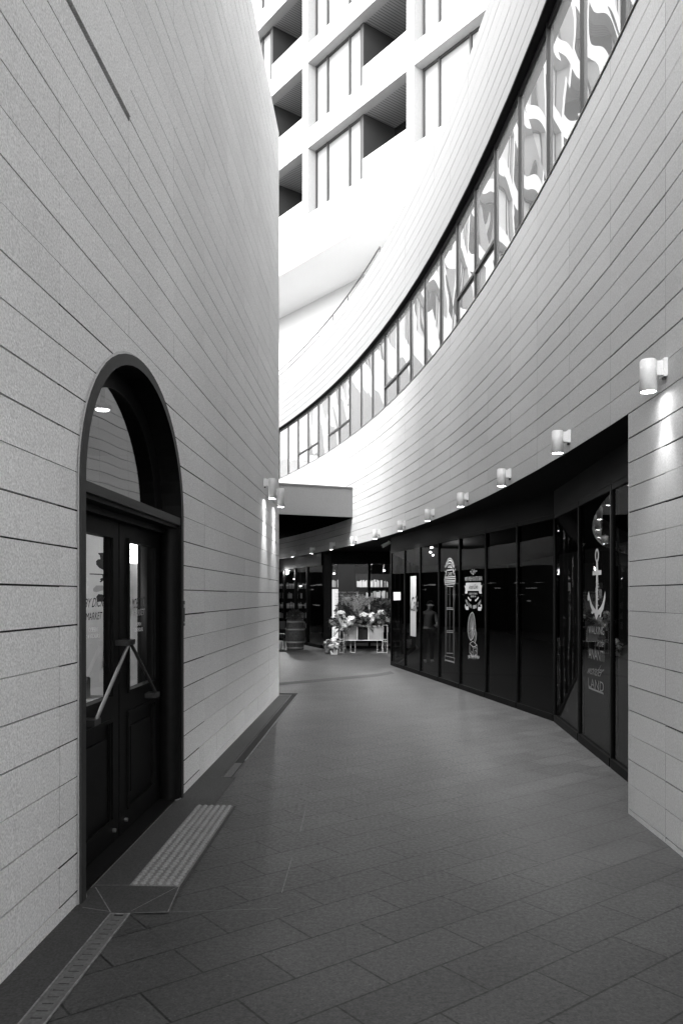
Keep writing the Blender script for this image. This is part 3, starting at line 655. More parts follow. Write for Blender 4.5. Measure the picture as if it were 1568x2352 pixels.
for a,b in zip(fy,fy[1:]):
    A,B=RW(a,-.08,0),RW(b,-.08,0); d=(B-A).normalized(); nv=Vector((-d.y,d.x,0)); f=MB()
    seg_box(f,B-d*.035,B+d*.035,nv,-.06,.05,0,2.72); seg_box(f,A+d*.036,B-d*.036,nv,-.05,.04,0,.1); seg_box(f,A+d*.001,B-d*.001,nv,-.06,.03,2.70,ZB-.002)
    o=f.build('storefront_window',M['frame'],rb); g_=MB(); g_.face([(A.x,A.y,.09),(A.x,A.y,2.72),(B.x,B.y,2.72),(B.x,B.y,.09)]); g_.build('pane',M['shopglass'],o)
# dark inside of the shops: back walls
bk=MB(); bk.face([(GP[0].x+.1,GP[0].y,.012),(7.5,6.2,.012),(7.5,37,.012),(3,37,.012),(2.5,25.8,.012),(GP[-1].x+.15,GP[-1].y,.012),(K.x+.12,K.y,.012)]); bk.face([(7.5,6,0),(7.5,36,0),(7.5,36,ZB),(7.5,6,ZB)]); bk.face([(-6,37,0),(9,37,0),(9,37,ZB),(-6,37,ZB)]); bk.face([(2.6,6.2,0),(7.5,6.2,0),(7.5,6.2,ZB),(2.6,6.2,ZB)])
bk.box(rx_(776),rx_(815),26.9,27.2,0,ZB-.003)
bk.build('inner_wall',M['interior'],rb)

# ------------------------------------------------------------------ CANOPY
ca=empty('canopy',(-1.5,24,3.9)); tag(ca,'grey metal box canopy with dark underside bridging to the curved wall','canopy')
cA=Vector((.55,22.37,0)); cd=Vector((-2.08,-.95,0)).normalized(); cB=cA+cd*8.2
poly=[(cA.x,cA.y),(RX(24)+.3,24),(RX(27)+.3,27),(RX(30)+.3,30),(RX(33)+.3,33),(cB.x-3,34.5),(cB.x,cB.y)]
q=MB(); q.prism([(x,y) for x,y in poly],3.90,4.69); q.build('fascia',M['canopy'],ca)
q=MB(); nrm=Vector((cd.y,-cd.x,0)); nrm = nrm if nrm.y<0 else -nrm
seg_box(q,cA-cd*.02,cB,nrm,-.05,.025,4.691,4.735); q.build('cap_flashing',M['capmetal'],ca)
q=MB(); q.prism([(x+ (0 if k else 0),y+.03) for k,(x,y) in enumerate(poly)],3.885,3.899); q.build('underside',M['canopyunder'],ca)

# ------------------------------------------------------------------ WALL LAMPS
lampmats=[M['white'],M['lamplens'],M['darkmetal']]
def make_lamp(h):
    root=empty('wall_lamp'); q=MB()
    q.lathe([(.02,.0),(.050,.0),(.0565,-.012),(.0565,-.055)],(0,0,0),20); q.lathe([(.0555,-.055),(.0555,-.058)],(0,0,0),20); q.lathe([(.0565,-.058),(.0565,-h),(.050,-h)],(0,0,0),20); q.lathe([(.001,0),(.02,0)],(0,0,0),20)
    q.build('lamp_body',M['white'],root,True)
    q=MB(); q.lathe([(.0500,-h+.003),(.001,-h+.003)],(0,0,0),20); q.build('lamp_lens',M['lamplens'],root)
    q=MB(); q.box(.050,.092,-.028,.028,-.110,-.012); q.box(.0925,.118,-.042,.042,-.120,.004); q.build('bracket',M['white'],root)
    q=MB(); q.tube([(.104,0,-.121),(.108,0,-.138)],.012,8); q.build('cable_gland',M['darkmetal'],root)
    return root
protoR=make_lamp(.222); protoL=make_lamp(.30)
def place_lamp(proto,loc,rz,first):
    o=proto if first else copy_tree(proto)
    o.location=loc; o.rotation_euler=(0,0,rz); return o
def spot(loc,e,name='lamp_glow',size=75):
    l=bpy.data.lights.new(name,'SPOT'); l.energy=e; l.spot_size=R(size); l.spot_blend=.9; l.shadow_soft_size=.045; l.use_custom_distance=False
    ob=bpy.data.objects.new(name,l); ob.location=loc; COL.objects.link(ob); return ob
nm=['nearest the camera above the stone pier','second from the camera, above the anchor window','third from the camera above the dark shopfront','fourth from the camera above the dark shopfront','fifth from the camera above the dark shopfront','sixth from the camera above the dark shopfront','seventh from the camera above the far shopfront','eighth of the row','first under the canopy','second under the canopy','farthest under the canopy']
i5=FAC.index(5.48)
for k in range(11):
    y=FAC[i5+2*k]; p=RW(y,.118,3.325); nv=RN(y)
    o=place_lamp(protoR,p,math.atan2(-nv.y,-nv.x),k==0); tag(o,'white cylinder wall lamp on the curved wall, '+nm[k],'wall lamp','white cylinder lamps along the curved wall')
    spot(p+Vector((0,0,-.232)),*((7,'lamp_glow',75) if k==0 else (4,'lamp_glow',110) if k>7 else (72,'lamp_glow',130)))
for k,y in enumerate((11.8,12.9)):
    p=LW(y,.118,3.44); o=place_lamp(protoL,p,math.atan2(-LN.y,-LN.x),k==0)
    tag(o,['taller white wall lamp on the left wall, the nearer of two','taller white wall lamp on the left wall, at its far corner'][k],'wall lamp','white lamps on the left wall'); spot(p+Vector((0,0,-.31)),16,'lamp_glow',62)

# security camera under the soffit
sc_=empty('security_camera',(1.28,20.6,ZB)); tag(sc_,'small pale bullet security camera hanging under the soffit by the far corner','security camera')
c0=on_plane(886,1250,Vector((0,20.6,0)),Vector((0,1,0)))
q=MB(); q.tube([(c0.x-.10,20.55,c0.z-.06),(c0.x+.10,20.6,c0.z+.05)],.045,12); q.build('camera_body',M['white'],sc_)
q=MB(); q.tube([(c0.x+.06,20.6,c0.z+.05),(c0.x+.07,20.6,ZB-.002)],.022,8); q.build('bracket',M['white'],sc_)
q=MB(); q.tube([(c0.x-.101,20.5495,c0.z-.0605),(c0.x-.106,20.547,c0.z-.063)],.034,12); q.build('lens',M['darkmetal'],sc_)

# ------------------------------------------------------------------ TOWER
TP=Vector((-1.342,31.78,0)); TD=Vector((.606,-.795,0)).normalized(); TI=Vector((.795,.606,0)).normalized()
def TW(t,n,z): return TP+TD*t+TI*n+Vector((0,0,z))
tw=empty('hotel_tower',TW(0,0,0)); tag(tw,'white gridded concrete tower with recessed balconies rising behind the alley','tower')
BAY,FL,BH,Z0=6.24,3.4,.75,19.57
JS=range(-7,4); KS=range(-1,8)
def zb(k): return Z0+FL*k
ztop=zb(8)
fm=MB()
for j in list(JS)+[4]:
    fm.box(BAY*j-.38,BAY*j,0,1.95,15.12,ztop,TW)
for j in JS:
    a,b=BAY*j+.001,BAY*(j+1)-.381
    for k in KS:
        z0,z1=(15.125,zb(-1)+BH) if k<0 else (zb(k),zb(k)+BH)
        fm.box(a,b,.003,.40,z0,z1,TW)
        fm.box(a,b,.401,4,z1-.3 if k>=0 else 15.13,z1-.02,TW)
fm.box(BAY*-7-.37,BAY*4-.01,4.01,12,15.3,ztop-.1,TW)
fm.build('concrete_grid',M['tower'],tw)
bs=MB(); cs=MB()
for j in JS:
    for k in KS:
        if k>=7: continue
        z1=zb(k)+BH; zt=zb(k+1); b=BAY*j
        near=j in (-1,0,1) and k<=2
        q1,q2=(MB(),MB()) if near else (bs,cs)
        q1.box(b+3.10,b+5.855,.30,.42,z1+.001,z1+.95,TW)
        q2.box(b+3.101,b+5.859,.402,1.9,zt+.02,zt+.06,TW)
        if near: q1.build('balustrade',M['tower'],tw); q2.build('balcony_soffit',M['towersof'],tw)
tag(bs.build('balcony_fronts',M['tower'],tw),kind='stuff'); tag(cs.build('balcony_ceilings',M['towersof'],tw),kind='stuff')
def bay_window(mb,j,k):
    z1=zb(k)+BH; zt=zb(k+1)+.01; b=BAY*j
    for t0,t1 in ((0.03,.09),(.77,.85),(2.18,2.26),(2.88,2.98)): mb.box(b+t0,b+t1,.36,.46,z1,zt,TW,0)
    mb.box(b+.09,b+2.88,.375,.46,zt-.09,zt,TW,0); mb.box(b+.09,b+2.88,.375,.46,z1,z1+.06,TW,0)
    mb.box(b+2.981,b+3.099,.35,1.94,z1,zt,TW,2)
    for t0,t1,m in ((3.10,4.35,3),(4.42,5.858,3)): mb.box(b+t0,b+t1,1.88,1.92,z1,zt,TW,m)
    mb.box(b+4.351,b+4.419,1.84,1.92,z1,zt,TW,0)
def bay_panes(mb,j,k):
    z1=zb(k)+BH; zt=zb(k+1); b=BAY*j
    for t0,t1,n in ((.09,.77,.43),(.85,2.18,.435),(2.26,2.88,.43)): mb.box(b+t0,b+t1,n,n+.02,z1+.02,zt-.02,TW,0)
far=MB(); farp=MB()
for j in JS:
    for k in KS:
        if k>=7: continue
        if j in (-1,0,1) and k<=2:
            a=MB(); bay_window(a,j,k); o=a.build('window_bay',[M['tframe'],M['tframe'],M['tframe'],M['tglass']],tw)
            p=MB(); bay_panes(p,j,k); p.build('pane',M['blind'],o)
        else: bay_window(far,j,k); bay_panes(farp,j,k)
tag(far.build('window_framing',[M['tframe'],M['tframe'],M['tframe'],M['tglass']],tw),kind='stuff'); tag(farp.build('window_panes',M['blind'],tw),kind='stuff')
us=MB(); us.face([TW(-45,.0,15.118),TW(-45,12,15.118),TW(26,12,15.118),TW(26,0,15.118)]); us.build('underside',M['palesoffit'],tw)
bw=MB(); bw.box(-45,2.2,2.8,3.1,3.2,15.115,TW); bw.box(2.201,26,1.9,3.1,3.2,15.115,TW); bw.build('recessed_wall',M['palesoffit'],tw)

# ------------------------------------------------------------------ FLOWER CART
CY=23.6
def cp(x,y,Y=CY): return on_plane(x,y,Vector((0,Y,0)),Vector((0,1,0)))
ct=empty('flower_cart',(.62,CY+.2,0)); tag(ct,'white framed flower cart with pale side panels standing before the shop entrance','cart')
xa,xb_=cp(788.5,1440).x,cp(877.5,1440).x; za,zt_=.40,.80
d1=.34
q=MB(); w_=xb_-xa
gp_=mat('galvanised_panel',.26,.5,.4,blotch=.2,bl_scale=3)
q.box(xa,xa+w_*.35,CY,CY+.02,za,zt_); q.build('front_panel',gp_,ct); q=MB(); q.box(xb_-w_*.35,xb_,CY,CY+.02,za,zt_); q.build('front_panel',gp_,ct); q=MB(); q.box(xa,xb_,CY+.46,CY+.48,za,zt_); q.box(xa,xa+.02,CY+.021,CY+.459,za,zt_); q.box(xb_-.02,xb_,CY+.021,CY+.459,za,zt_)
q.build('side_panel',gp_,ct)
q=MB(); q.box(xa+w_*.35+.02,xb_-w_*.35-.02,CY+.03,CY+.05,za+.02,zt_-.03); q.box(xa+.02,xb_-.02,CY+.06,CY+.45,za+.005,za+.03); q.build('centre_panel',M['interior'],ct)
q=MB()
for z in (za-.02,zt_+.002): q.box(xa-.01,xb_+.01,CY-.012,CY-.001,z,z+.018); q.box(xa-.01,xb_+.01,CY+.481,CY+.492,z,z+.018)
for x in (xa+w_*.35,xb_-w_*.35-.018): q.box(x,x+.018,CY-.01,CY+.018,za,zt_-.002)
q.build('edge_rail',M['white'],ct)
for sx,x in ((0,cp(814,1500).x+.0),(1,cp(872,1500).x)):
    pass
def legframe(x0,x1,y,ztop,rungs):
    q=MB(); r=.0105
    for x in (x0,x1): q.tube([(x,y,0.01),(x,y,ztop)],r,6)
    for z in rungs: q.tube([(x0,y,z),(x1,y,z)],r*.9,6)
    return q
for (p0_,p1_,y,zt2,rg) in ((780,789,CY-.05,.84,(.03,.36,.42,.84)),(805,815.5,CY+.1,za-.02,(.02,)),(866,877,CY+.1,za-.02,(.02,)),(879,889,CY-.05,.84,(.03,.36,.42,.84))):
    legframe(cp(p0_,1500,y).x,cp(p1_,1500,y).x,y,zt2,rg).build('leg',M['cartframe'],ct)
for x in (cp(793,1500).x,cp(886,1500).x):
    q=MB(); q.tube([(x-.014,CY+.42,.05),(x+.014,CY+.42,.05)],.05,12); q.build('castor',M['darkmetal'],ct)
    q=MB(); q.tube([(x,CY+.42,.05),(x,CY+.42,za)],.012,6); q.build('leg',M['cartframe'],ct)

# flowers
def bloom_mesh(r,n=115,seed=0):
    rnd=random.Random(seed); q=MB()
    for k in range(n):
        z=1-2*(k+.5)/n; t=k*2.39996; s=math.sqrt(1-z*z); d=Vector((s*math.cos(t),s*math.sin(t),z*.86)); rr=r*rnd.uniform(.72,1.12); c=d*rr
        a=d.orthogonal().normalized(); b=d.cross(a).normalized(); ph=rnd.uniform(0,6.28); sz=r*.17
        for m in range(4):
            u=a*math.cos(ph+m*math.pi/2)+b*math.sin(ph+m*math.pi/2); v=d.cross(u); tip=c+u*sz*1.5-d*sz*rnd.uniform(-.1,.6); mid=c+u*sz*.75+d*sz*.1
            q.face([c,mid-v*sz*.62,tip,mid+v*sz*.62])
    q.lathe([(r*.05,-r*.72),(r*.6,-r*.45),(r*.74,0),(r*.6,r*.45),(r*.05,r*.72)],(0,0,0),10,1)  # dark core: shade between the petals put into the colour
    return q
def leaves(n,spread,size,seed,drop=.1):
    rnd=random.Random(seed); q=MB()
    for k in range(n):
        t=rnd.uniform(0,6.28); e=rnd.uniform(-.7,.5); d=Vector((math.cos(t),math.sin(t),e)).normalized(); b=d*spread*rnd.uniform(.3,.9); s=size*rnd.uniform(.7,1.25); sd=d.cross(Vector((0,0,1))).normalized()*s*.32; dn=Vector((0,0,-s*drop))
        q.face([b,b+d*s*.45+sd,b+d*s+dn,b+d*s*.45-sd])
    return q
bm1=[bloom_mesh(.13,130,s).mesh('flower_head',[M['petal'],M['leaf']]) for s in range(3)]
lm1=[leaves(15,.13,.19,s,.35).mesh('leaf_cluster',M['leaf']) for s in range(3)]
c7=conv_of(1300,2300,.19135)
fl_=[((330,820),.85,'hydrangea bloom at the top left edge of the flower cart'),((195,965),1.0,'hydrangea bloom overhanging the far left side of the flower cart'),((355,945),1.15,'large hydrangea bloom at the left centre of the cart'),((385,1085),1.05,'low hydrangea bloom drooping over the left panel of the cart'),
 ((560,970),1.25,'brightest and widest hydrangea bloom over the left panel top'),((820,880),1.1,'hydrangea bloom above the dark centre panel of the cart'),((925,1070),.72,'small hydrangea bloom hanging in front of the dark centre panel'),((985,870),.95,'hydrangea bloom just right of the cart centre'),
 ((1085,850),.95,'hydrangea bloom in the middle of the right hand cluster'),((1165,825),1.0,'highest hydrangea bloom at the right of the cart'),((1170,975),.8,'hydrangea bloom above the right panel of the cart'),((1310,940),.7,'dim hydrangea bloom at the far right end of the cart'),((975,950),.75,'hydrangea bloom tucked low beside the centre right blooms')]
for k,((x,y),s,lab) in enumerate(fl_):
    D_=c7(x,y); yy=CY+.02+.12*((k*7)%4)/3; p=on_plane(D_[0],D_[1],Vector((0,yy,0)),Vector((0,1,0)))
    o=bpy.data.objects.new('hydrangea',None); COL.objects.link(o); o.location=p; o.scale=(s*1.18,)*3; o.rotation_euler=(random.uniform(-.3,.3),random.uniform(-.3,.3),random.uniform(0,6))
    tag(o,'pale '+lab,'flower','hydrangea blooms on the cart')
    for nm_,me in (('flower_head',bm1[k%3]),('leaf_cluster',lm1[(k+1)%3])):
        c=bpy.data.objects.new(nm_,me); COL.objects.link(c); c.parent=o
def bush(name,label,cat,center,rad,n,size,mats,seed,updir=0,group=None):
    rnd=random.Random(seed); q=MB(); st_=MB()
    for k in range(n):
        d=Vector((rnd.gauss(0,1),rnd.gauss(0,.7),rnd.gauss(0,1)+updir)).normalized(); r_=rnd.uniform(.35,1)
        b=Vector(center)+Vector((d.x*rad[0],d.y*rad[1],d.z*rad[2]))*r_; ax=(d+Vector((rnd.gauss(0,.5),rnd.gauss(0,.5),rnd.gauss(0,.5)))).normalized(); sd=ax.orthogonal().normalized(); s=size*rnd.uniform(.6,1.3)
        q.face([b,b+ax*s*.5+sd*s*.22,b+ax*s,b+ax*s*.5-sd*s*.22])
    for k in range(9):
        d=Vector((rnd.uniform(-.8,.8)*rad[0],rnd.uniform(-.5,.5)*rad[1],rnd.uniform(.2,.9)*rad[2])); st_.tube([Vector(center)-Vector((0,0,rad[2]*.9)),Vector(center)+d],.006,5)
    r=empty(name,(center[0],center[1],center[2]-rad[2])); tag(r,label,cat,group)
    q.build('foliage',mats,r); st_.build('stem',M['leaf'],r); return r
pc=on_plane(828,1405,Vector((0,CY+.28,0)),Vector((0,1,0)))
bush('leafy_plant','dark leafy plant filling the back of the flower cart on the left','plant',(pc.x-.28,CY+.3,pc.z+.04),(.46,.22,.32),700,.12,M['leaf'],3)
bush('leafy_plant','dark leafy plant filling the back of the flower cart on the right','plant',(pc.x+.42,CY+.3,pc.z+.06),(.46,.22,.34),700,.12,M['leaf'],4)
bush('filler_plant','low dark foliage along the front lip of the cart between the blooms','plant',(pc.x+.12,CY+.08,.93),(.72,.12,.12),380,.10,M['leaf'],5)
def grass_tuft(label,base,n,h,spread,seed,m):
    rnd=random.Random(seed); q=MB()
    for k in range(n):
        a=rnd.uniform(-1,1)*spread; b_=rnd.uniform(-.5,.5)*spread; hh=h*rnd.uniform(.6,1); p0=Vector(base)+Vector((rnd.uniform(-.04,.04),rnd.uniform(-.04,.04),0)); p1=p0+Vector((a*.5,b_*.5,hh*.62)); p2=p0+Vector((a*1.15,b_,hh)); w_=Vector((.0035,0,0)); p3=p2+Vector((a*.25,0,-.03))
        q.face([p0-w_,p0+w_,p1+w_,p1-w_]); q.face([p1-w_,p1+w_,p2+w_*1.6,p2-w_*1.6]); q.face([p2-w_*2.4,p2+w_*2.4,p3])
    o=q.build('ornamental_grass',m); tag(o,label,'plant'); return o
pg=on_plane(822,1415,Vector((0,CY+.25,0)),Vector((0,1,0)))
grass_tuft('pale feathery grass tuft rising from the middle of the flower cart',(pg.x,CY+.25,pg.z),240,.62,.42,1,M['straw'])
pg=on_plane(868,1415,Vector((0,CY+.3,0)),Vector((0,1,0)))
grass_tuft('dim feathery grass tuft rising behind the right blooms of the cart',(pg.x,CY+.32,pg.z),170,.55,.4,2,mat('dim_grass',.12,.8,.2))
q=MB(); pl=on_plane(848,1400,Vector((0,CY+.2,0)),Vector((0,1,0))); q.lathe([(.006,0),(.03,.06),(.034,.2),(.022,.32),(.004,.36)],(pl.x,CY+.2,pl.z-.05),10)
q.tube([(pl.x-.02,CY+.2,pl.z-.3),(pl.x,CY+.2,pl.z-.04)],.006,6); o=q.build('flower_plume',M['straw']); tag(o,'pale upright flower plume standing right of the feathery grass','flower')
# pots
pb=on_plane(767,1503,Vector((0,23.2,0)),Vector((0,1,0)))
pt=MB(); 
for z0,z1,r0,r1 in ((.0,.17,.095,.108),): pt.hexa([(pb.x-r0,23.2-r0,z0),(pb.x+r0,23.2-r0,z0),(pb.x+r0,23.2+r0,z0),(pb.x-r0,23.2+r0,z0)],[(pb.x-r1,23.2-r1,z1),(pb.x+r1,23.2-r1,z1),(pb.x+r1,23.2+r1,z1),(pb.x-r1,23.2+r1,z1)])
pt.box(pb.x-.115,pb.x+.115,23.085,23.315,.171,.195)
o=pt.build('flower_pot',M['white']); tag(o,'square white flower pot on the ground left of the cart','pot')
pr=on_plane(752,1496,Vector((0,23.6,0)),Vector((0,1,0))); pt=MB(); pt.lathe([(.001,.0),(.085,.0),(.10,.05),(.105,.28),(.115,.30),(.10,.30),(.09,.26),(.001,.26)],(pr.x,23.7,0),18)
o=pt.build('flower_pot',mat('grey_pot',.12,.7,.3),None,True); tag(o,'round grey flower pot behind the square white pot','pot')
for k,(x,y,Y,s,lab) in enumerate(((195,1385,23.2,.95,'top hydrangea bloom in the square white pot'),(150,1490,23.12,.85,'left hydrangea bloom in the square white pot'),(255,1480,23.12,.85,'right hydrangea bloom in the square white pot'),(62,1390,23.7,.55,'small hydrangea bloom in the round grey pot'),(5,1415,23.65,.4,'smallest hydrangea bloom leaning left from the round grey pot'))):
    D_=c7(x,y); p=on_plane(D_[0],D_[1],Vector((0,Y,0)),Vector((0,1,0)))
    o=bpy.data.objects.new('hydrangea',None); COL.objects.link(o); o.location=p; o.scale=(s,)*3; o.rotation_euler=(random.uniform(-.3,.3),.2,random.uniform(0,6)); tag(o,'pale '+lab,'flower','hydrangea blooms in pots')
    for nm_,me in (('flower_head',bm1[k%3]),('leaf_cluster',lm1[k%3])):
        c=bpy.data.objects.new(nm_,me); COL.objects.link(c); c.parent=o
    # stems down into the pot
    tgt=(pb.x,23.2,.15) if k<3 else (pr.x,23.7,.25); q=MB(); iv=[tgt,tuple(p)]
    q.tube(iv,.008,6); q.build('stem',M['leaf'],o)

# ------------------------------------------------------------------ BARREL, CHAIR, BUCKET
BP=on_plane(678,1491.7,Vector((0,25.4,0)),Vector((0,1,0)))
br=empty('wine_barrel',(BP.x,25.4,0)); tag(br,'dark oak barrel with metal hoops used as a planter by the far shopfront','barrel')
q=MB(); prof=[(.26+.055*math.sin(math.pi*k/12),.96*k/12) for k in range(13)]+[(.25,.96),(.25,.91),(.001,.91)]
q.lathe(prof,(BP.x,25.4,0),28); q.build('staves',M['wood'],br,True)
for z in (.06,.24,.64,.88):
    r=.263+.055*math.sin(math.pi*z/.96); q=MB(); q.lathe([(r-.004,z-.026),(r+.004,z-.024),(r+.004,z+.024),(r-.004,z+.026)],(BP.x,25.4,0),28); q.build('hoop',M['hoop'],br,True)
bush('shrub','dark low shrub planted in the top of the barrel','plant',(BP.x,25.4,1.08),(.28,.24,.16),420,.085,M['leaf'],9)
CHX=on_plane(648,1490,Vector((0,26.0,0)),Vector((0,1,0))).x-.12
ch=empty('chair',(CHX,26.0,0)); tag(ch,'dark cafe chair with thin legs left of the barrel','chair')
q=MB(); q.box(CHX-.2,CHX+.2,25.8,26.2,.43,.47); q.build('seat',M['darkmetal'],ch)
q=MB(); q.box(CHX-.2,CHX+.2,26.185,26.21,.62,.88); q.build('backrest',M['darkmetal'],ch)
for sx in (-.18,.18):
    q=MB(); q.tube([(CHX+sx*1.1,25.8,0),(CHX+sx,25.83,.43)],.012,6); q.build('leg',M['darkmetal'],ch)
    q=MB(); q.tube([(CHX+sx*1.1,26.24,0),(CHX+sx,26.19,.45),(CHX+sx,26.2,.88)],.012,6); q.build('leg',M['darkmetal'],ch)
q=MB(); bxx=CHX+.06; q.lathe([(.001,0),(.10,0),(.13,.27),(.135,.28),(.125,.28),(.10,.03)],(bxx,25.25,0),18); o=q.build('bucket',M['white'],None,True); tag(o,'white bucket on the ground left of the barrel','bucket')

# ------------------------------------------------------------------ INSIDE THE SHOPS
lx0,lx1=rx_(761),rx_(776.5)
q=MB(); YB=26.35; s_=YB/YR; q.box(lx0*s_,lx1*s_,YB,YB+.04,.30,1.93); q.box(lx0*s_-.02,lx1*s_+.02,YB+.041,YB+.10,.0,1.96,None,1)
dcl=Decal((0,YB,1),(0,-1,0),c7,.004)
for k in range(14): dcl.line([(150+random.uniform(0,80),1150+k*9),(160+random.uniform(0,80),1160+k*11)],.012)
o=q.build('light_box',[M['lightbox'],M['frame']]); tag(o,'glowing white vertical light box inside the shop beside the black pier','light box'); dcl.build('line_drawing',M['vinylgrey'],o)
def shelf(label,x0,x1,Y,zs,seed,lit=(0,)):
    rnd=random.Random(seed); r=empty('bookshelf',((x0+x1)/2,Y,0)); tag(r,label,'bookshelf')
    q=MB(); q.box(x0-.03,x0,Y-.02,Y+.3,0,2.5); q.box(x1,x1+.03,Y-.02,Y+.3,0,2.5); q.box(x0,x1,Y+.28,Y+.3,0,2.5)
    for z in zs: q.box(x0,x1,Y,Y+.279,z-.025,z)
    q.build('shelf_frame',M['interior'],r); b=MB()
    for z in zs:
        x=x0+.02
        while x<x1-.05:
            w_=rnd.uniform(.02,.05); h=rnd.uniform(.17,.27); b.box(x,x+w_-.002,Y+.02,Y+.2,z+.001,z+h,None,rnd.choice((0,0,1,2))); x+=w_
            if rnd.random()<.06: x+=.1
    b.build('books',[M['paper'],M['vinylgrey'],M['vinyldark']],r)
YSH=28.6
def sx_(x,Y): return (x-XC)/F*Y
shelf('bookshelf with pale book spines seen above the flower cart inside the shop',sx_(818,YSH),sx_(893,YSH),YSH,(.4,.8,1.2,1.62,2.02),1)
shelf('narrow bookshelf half hidden behind the grey inner panel of the shop',sx_(758,YSH),sx_(778,YSH),YSH,(.4,.8,1.2,1.62,2.02),2)
shelf('bookshelf behind the far left shop windows near the barrel',-3.0,-1.3,32.5,(.4,.8,1.2,1.6,2.0),3)
q=MB(); q.box(rx_(776.5),rx_(815),26.5,26.53,0,2.75); q.box(rx_(776.5)+.02,rx_(815)-.02,26.47,26.499,.04,2.7); o=q.build('partition_panel',mat('grey_panel',.28,.8,.2)); tag(o,'grey upright partition panel inside the shop behind the quotation','partition')
def ceiling_spot(lab,x,y,Y,e):
    p=on_plane(x,y,Vector((0,Y,0)),Vector((0,1,0))); r=empty('ceiling_spotlight',(p.x,Y,p.z)); tag(r,lab,'spotlight','spotlights on the shop ceiling')
    dv=Vector((0,.5,-.86)).normalized()
    if e>0: dv=Vector((0,-.55,-.83)).normalized()
    q=MB(); q.tube([p,p-dv*.14],.04,12); q.tube([p-dv*.1,(p.x,Y-dv.y*.1,ZB-.003)],.010,6); q.build('lamp_body',M['darkmetal'],r)
    q=MB(); q.tube([p+dv*.001,p+dv*.006],.033,12); q.build('lamp_lens',M['spotlens'],r); return p
for k,(x,y,Y,lab) in enumerate(((766.8,1317.5,27.4,'lit ceiling spotlight above the glowing light box'),(881.5,1310.5,27.4,'lit ceiling spotlight above the bookshelf at right of the entrance'),(676,1330,30.5,'lit spotlight behind the far left windows above the barrel'),(690,1346,31,'small lit spotlight at the back of the far left shop'),
    (990.5,1257.3,21,'nearer lit spotlight on the cafe ceiling behind the third pane'),(988,1268,23.5,'middle lit spotlight on the cafe ceiling behind the third pane'),(994,1275,26,'farthest lit spotlight on the cafe ceiling behind the third pane'))):
    ceiling_spot(lab,x,y,Y,1)
for x,y,z,e in ((sx_(850,27.5),27.3,2.7,40),(sx_(767,27.5),27.5,2.6,6),(-2.2,30.2,2.6,35),(3.2,22,2.7,10)):
    l=bpy.data.lights.new('shop_light','POINT'); l.energy=e; l.shadow_soft_size=.1; ob=bpy.data.objects.new('shop_light',l); ob.location=(x,y,z); COL.objects.link(ob)
l=bpy.data.lights.new('market_light','POINT'); l.energy=34; l.shadow_soft_size=.25; ob=bpy.data.objects.new('market_light',l); ob.location=LW(6.5,-3.0,2.9); COL.objects.link(ob)

dp=on_plane(236,940,Vector((0,6.5,0)),Vector((0,1,0))); dl=empty('downlight',dp); tag(dl,'lit round downlight glowing behind the arched fanlight glass','downlight')
q=MB(); q.lathe([(.001,-.012),(.05,-.012),(.06,0),(.05,.012),(.001,.012)],tuple(dp),16); q.build('lamp_lens',M['spotlens'],dl)
q=MB(); q.lathe([(.062,-.004),(.075,.0),(.070,.03),(.02,.05),(.02,3.395-dp.z)],tuple(dp),16); q.build('lamp_housing',M['darkmetal'],dl)
# person standing in the cafe
def skin_body(name,verts,edges,rad,mats,parent=None):
    me=bpy.data.meshes.new(name); me.from_pydata(verts,edges,[]); o=bpy.data.objects.new(name,me); COL.objects.link(o)
    mo=o.modifiers.new('skin','SKIN'); 
    for v,r in zip(me.skin_vertices[0].data,rad): v.radius=(r,r) if not isinstance(r,tuple) else r
    me.skin_vertices[0].data[0].use_root=True
    ss=o.modifiers.new('sub','SUBSURF'); ss.levels=2; ss.render_levels=2
    for p in (mats if isinstance(mats,list) else [mats]): me.materials.append(p)
    if parent: attach(o,parent)
    return o
PX,PY=2.20,20.2; S=.91
def pv(x,y,z): return (PX+x*S,PY+y*S,z*S)
V=[pv(0,0,.95),pv(0,.01,1.12),pv(.01,0,1.30),pv(.02,-.01,1.42),pv(.03,-.01,1.49),pv(.05,-.03,1.57),pv(.05,-.02,1.66),
   pv(.09,0,.90),pv(.10,-.02,.50),pv(.10,.03,.08),pv(.12,-.10,.04), pv(-.09,0,.90),pv(-.10,.02,.50),pv(-.10,.06,.08),pv(-.08,-.07,.04),
   pv(.19,0,1.38),pv(.24,-.06,1.12),pv(.20,-.26,1.02),pv(.15,-.36,1.06), pv(-.17,0,1.38),pv(-.22,0,1.10),pv(-.17,-.20,.98),pv(-.10,-.30,1.0)]
E=[(0,1),(1,2),(2,3),(3,4),(4,5),(5,6),(0,7),(7,8),(8,9),(9,10),(0,11),(11,12),(12,13),(13,14),(3,15),(15,16),(16,17),(17,18),(3,19),(19,20),(20,21),(21,22)]
RD=[(.15,.11),(.13,.095),(.15,.10),(.09,.075),.052,.082,.085,.085,.06,.042,.036,.085,.06,.042,.036,.052,.042,.034,.03,.052,.042,.034,.03]
RD=[tuple(a*S for a in r) if isinstance(r,tuple) else r*S for r in RD]
pe=skin_body('person',V,E,RD,M['skin']); tag(pe,'person with dark hair and pale shirt standing inside the cafe window','person')
Vc=[V[0],V[1],V[2],pv(.015,-.005,1.40),V[15],V[16],V[19],V[20]]
skin_body('shirt',Vc,[(0,1),(1,2),(2,3),(3,4),(4,5),(3,6),(6,7)],[(.165*S,.125*S),(.15*S,.115*S),(.165*S,.118*S),(.10*S,.085*S),.066*S,.056*S,.066*S,.056*S],M['cloth'],pe)
Vt=[pv(0,0,.96),V[7],V[8],V[9],V[11],V[12],V[13]]
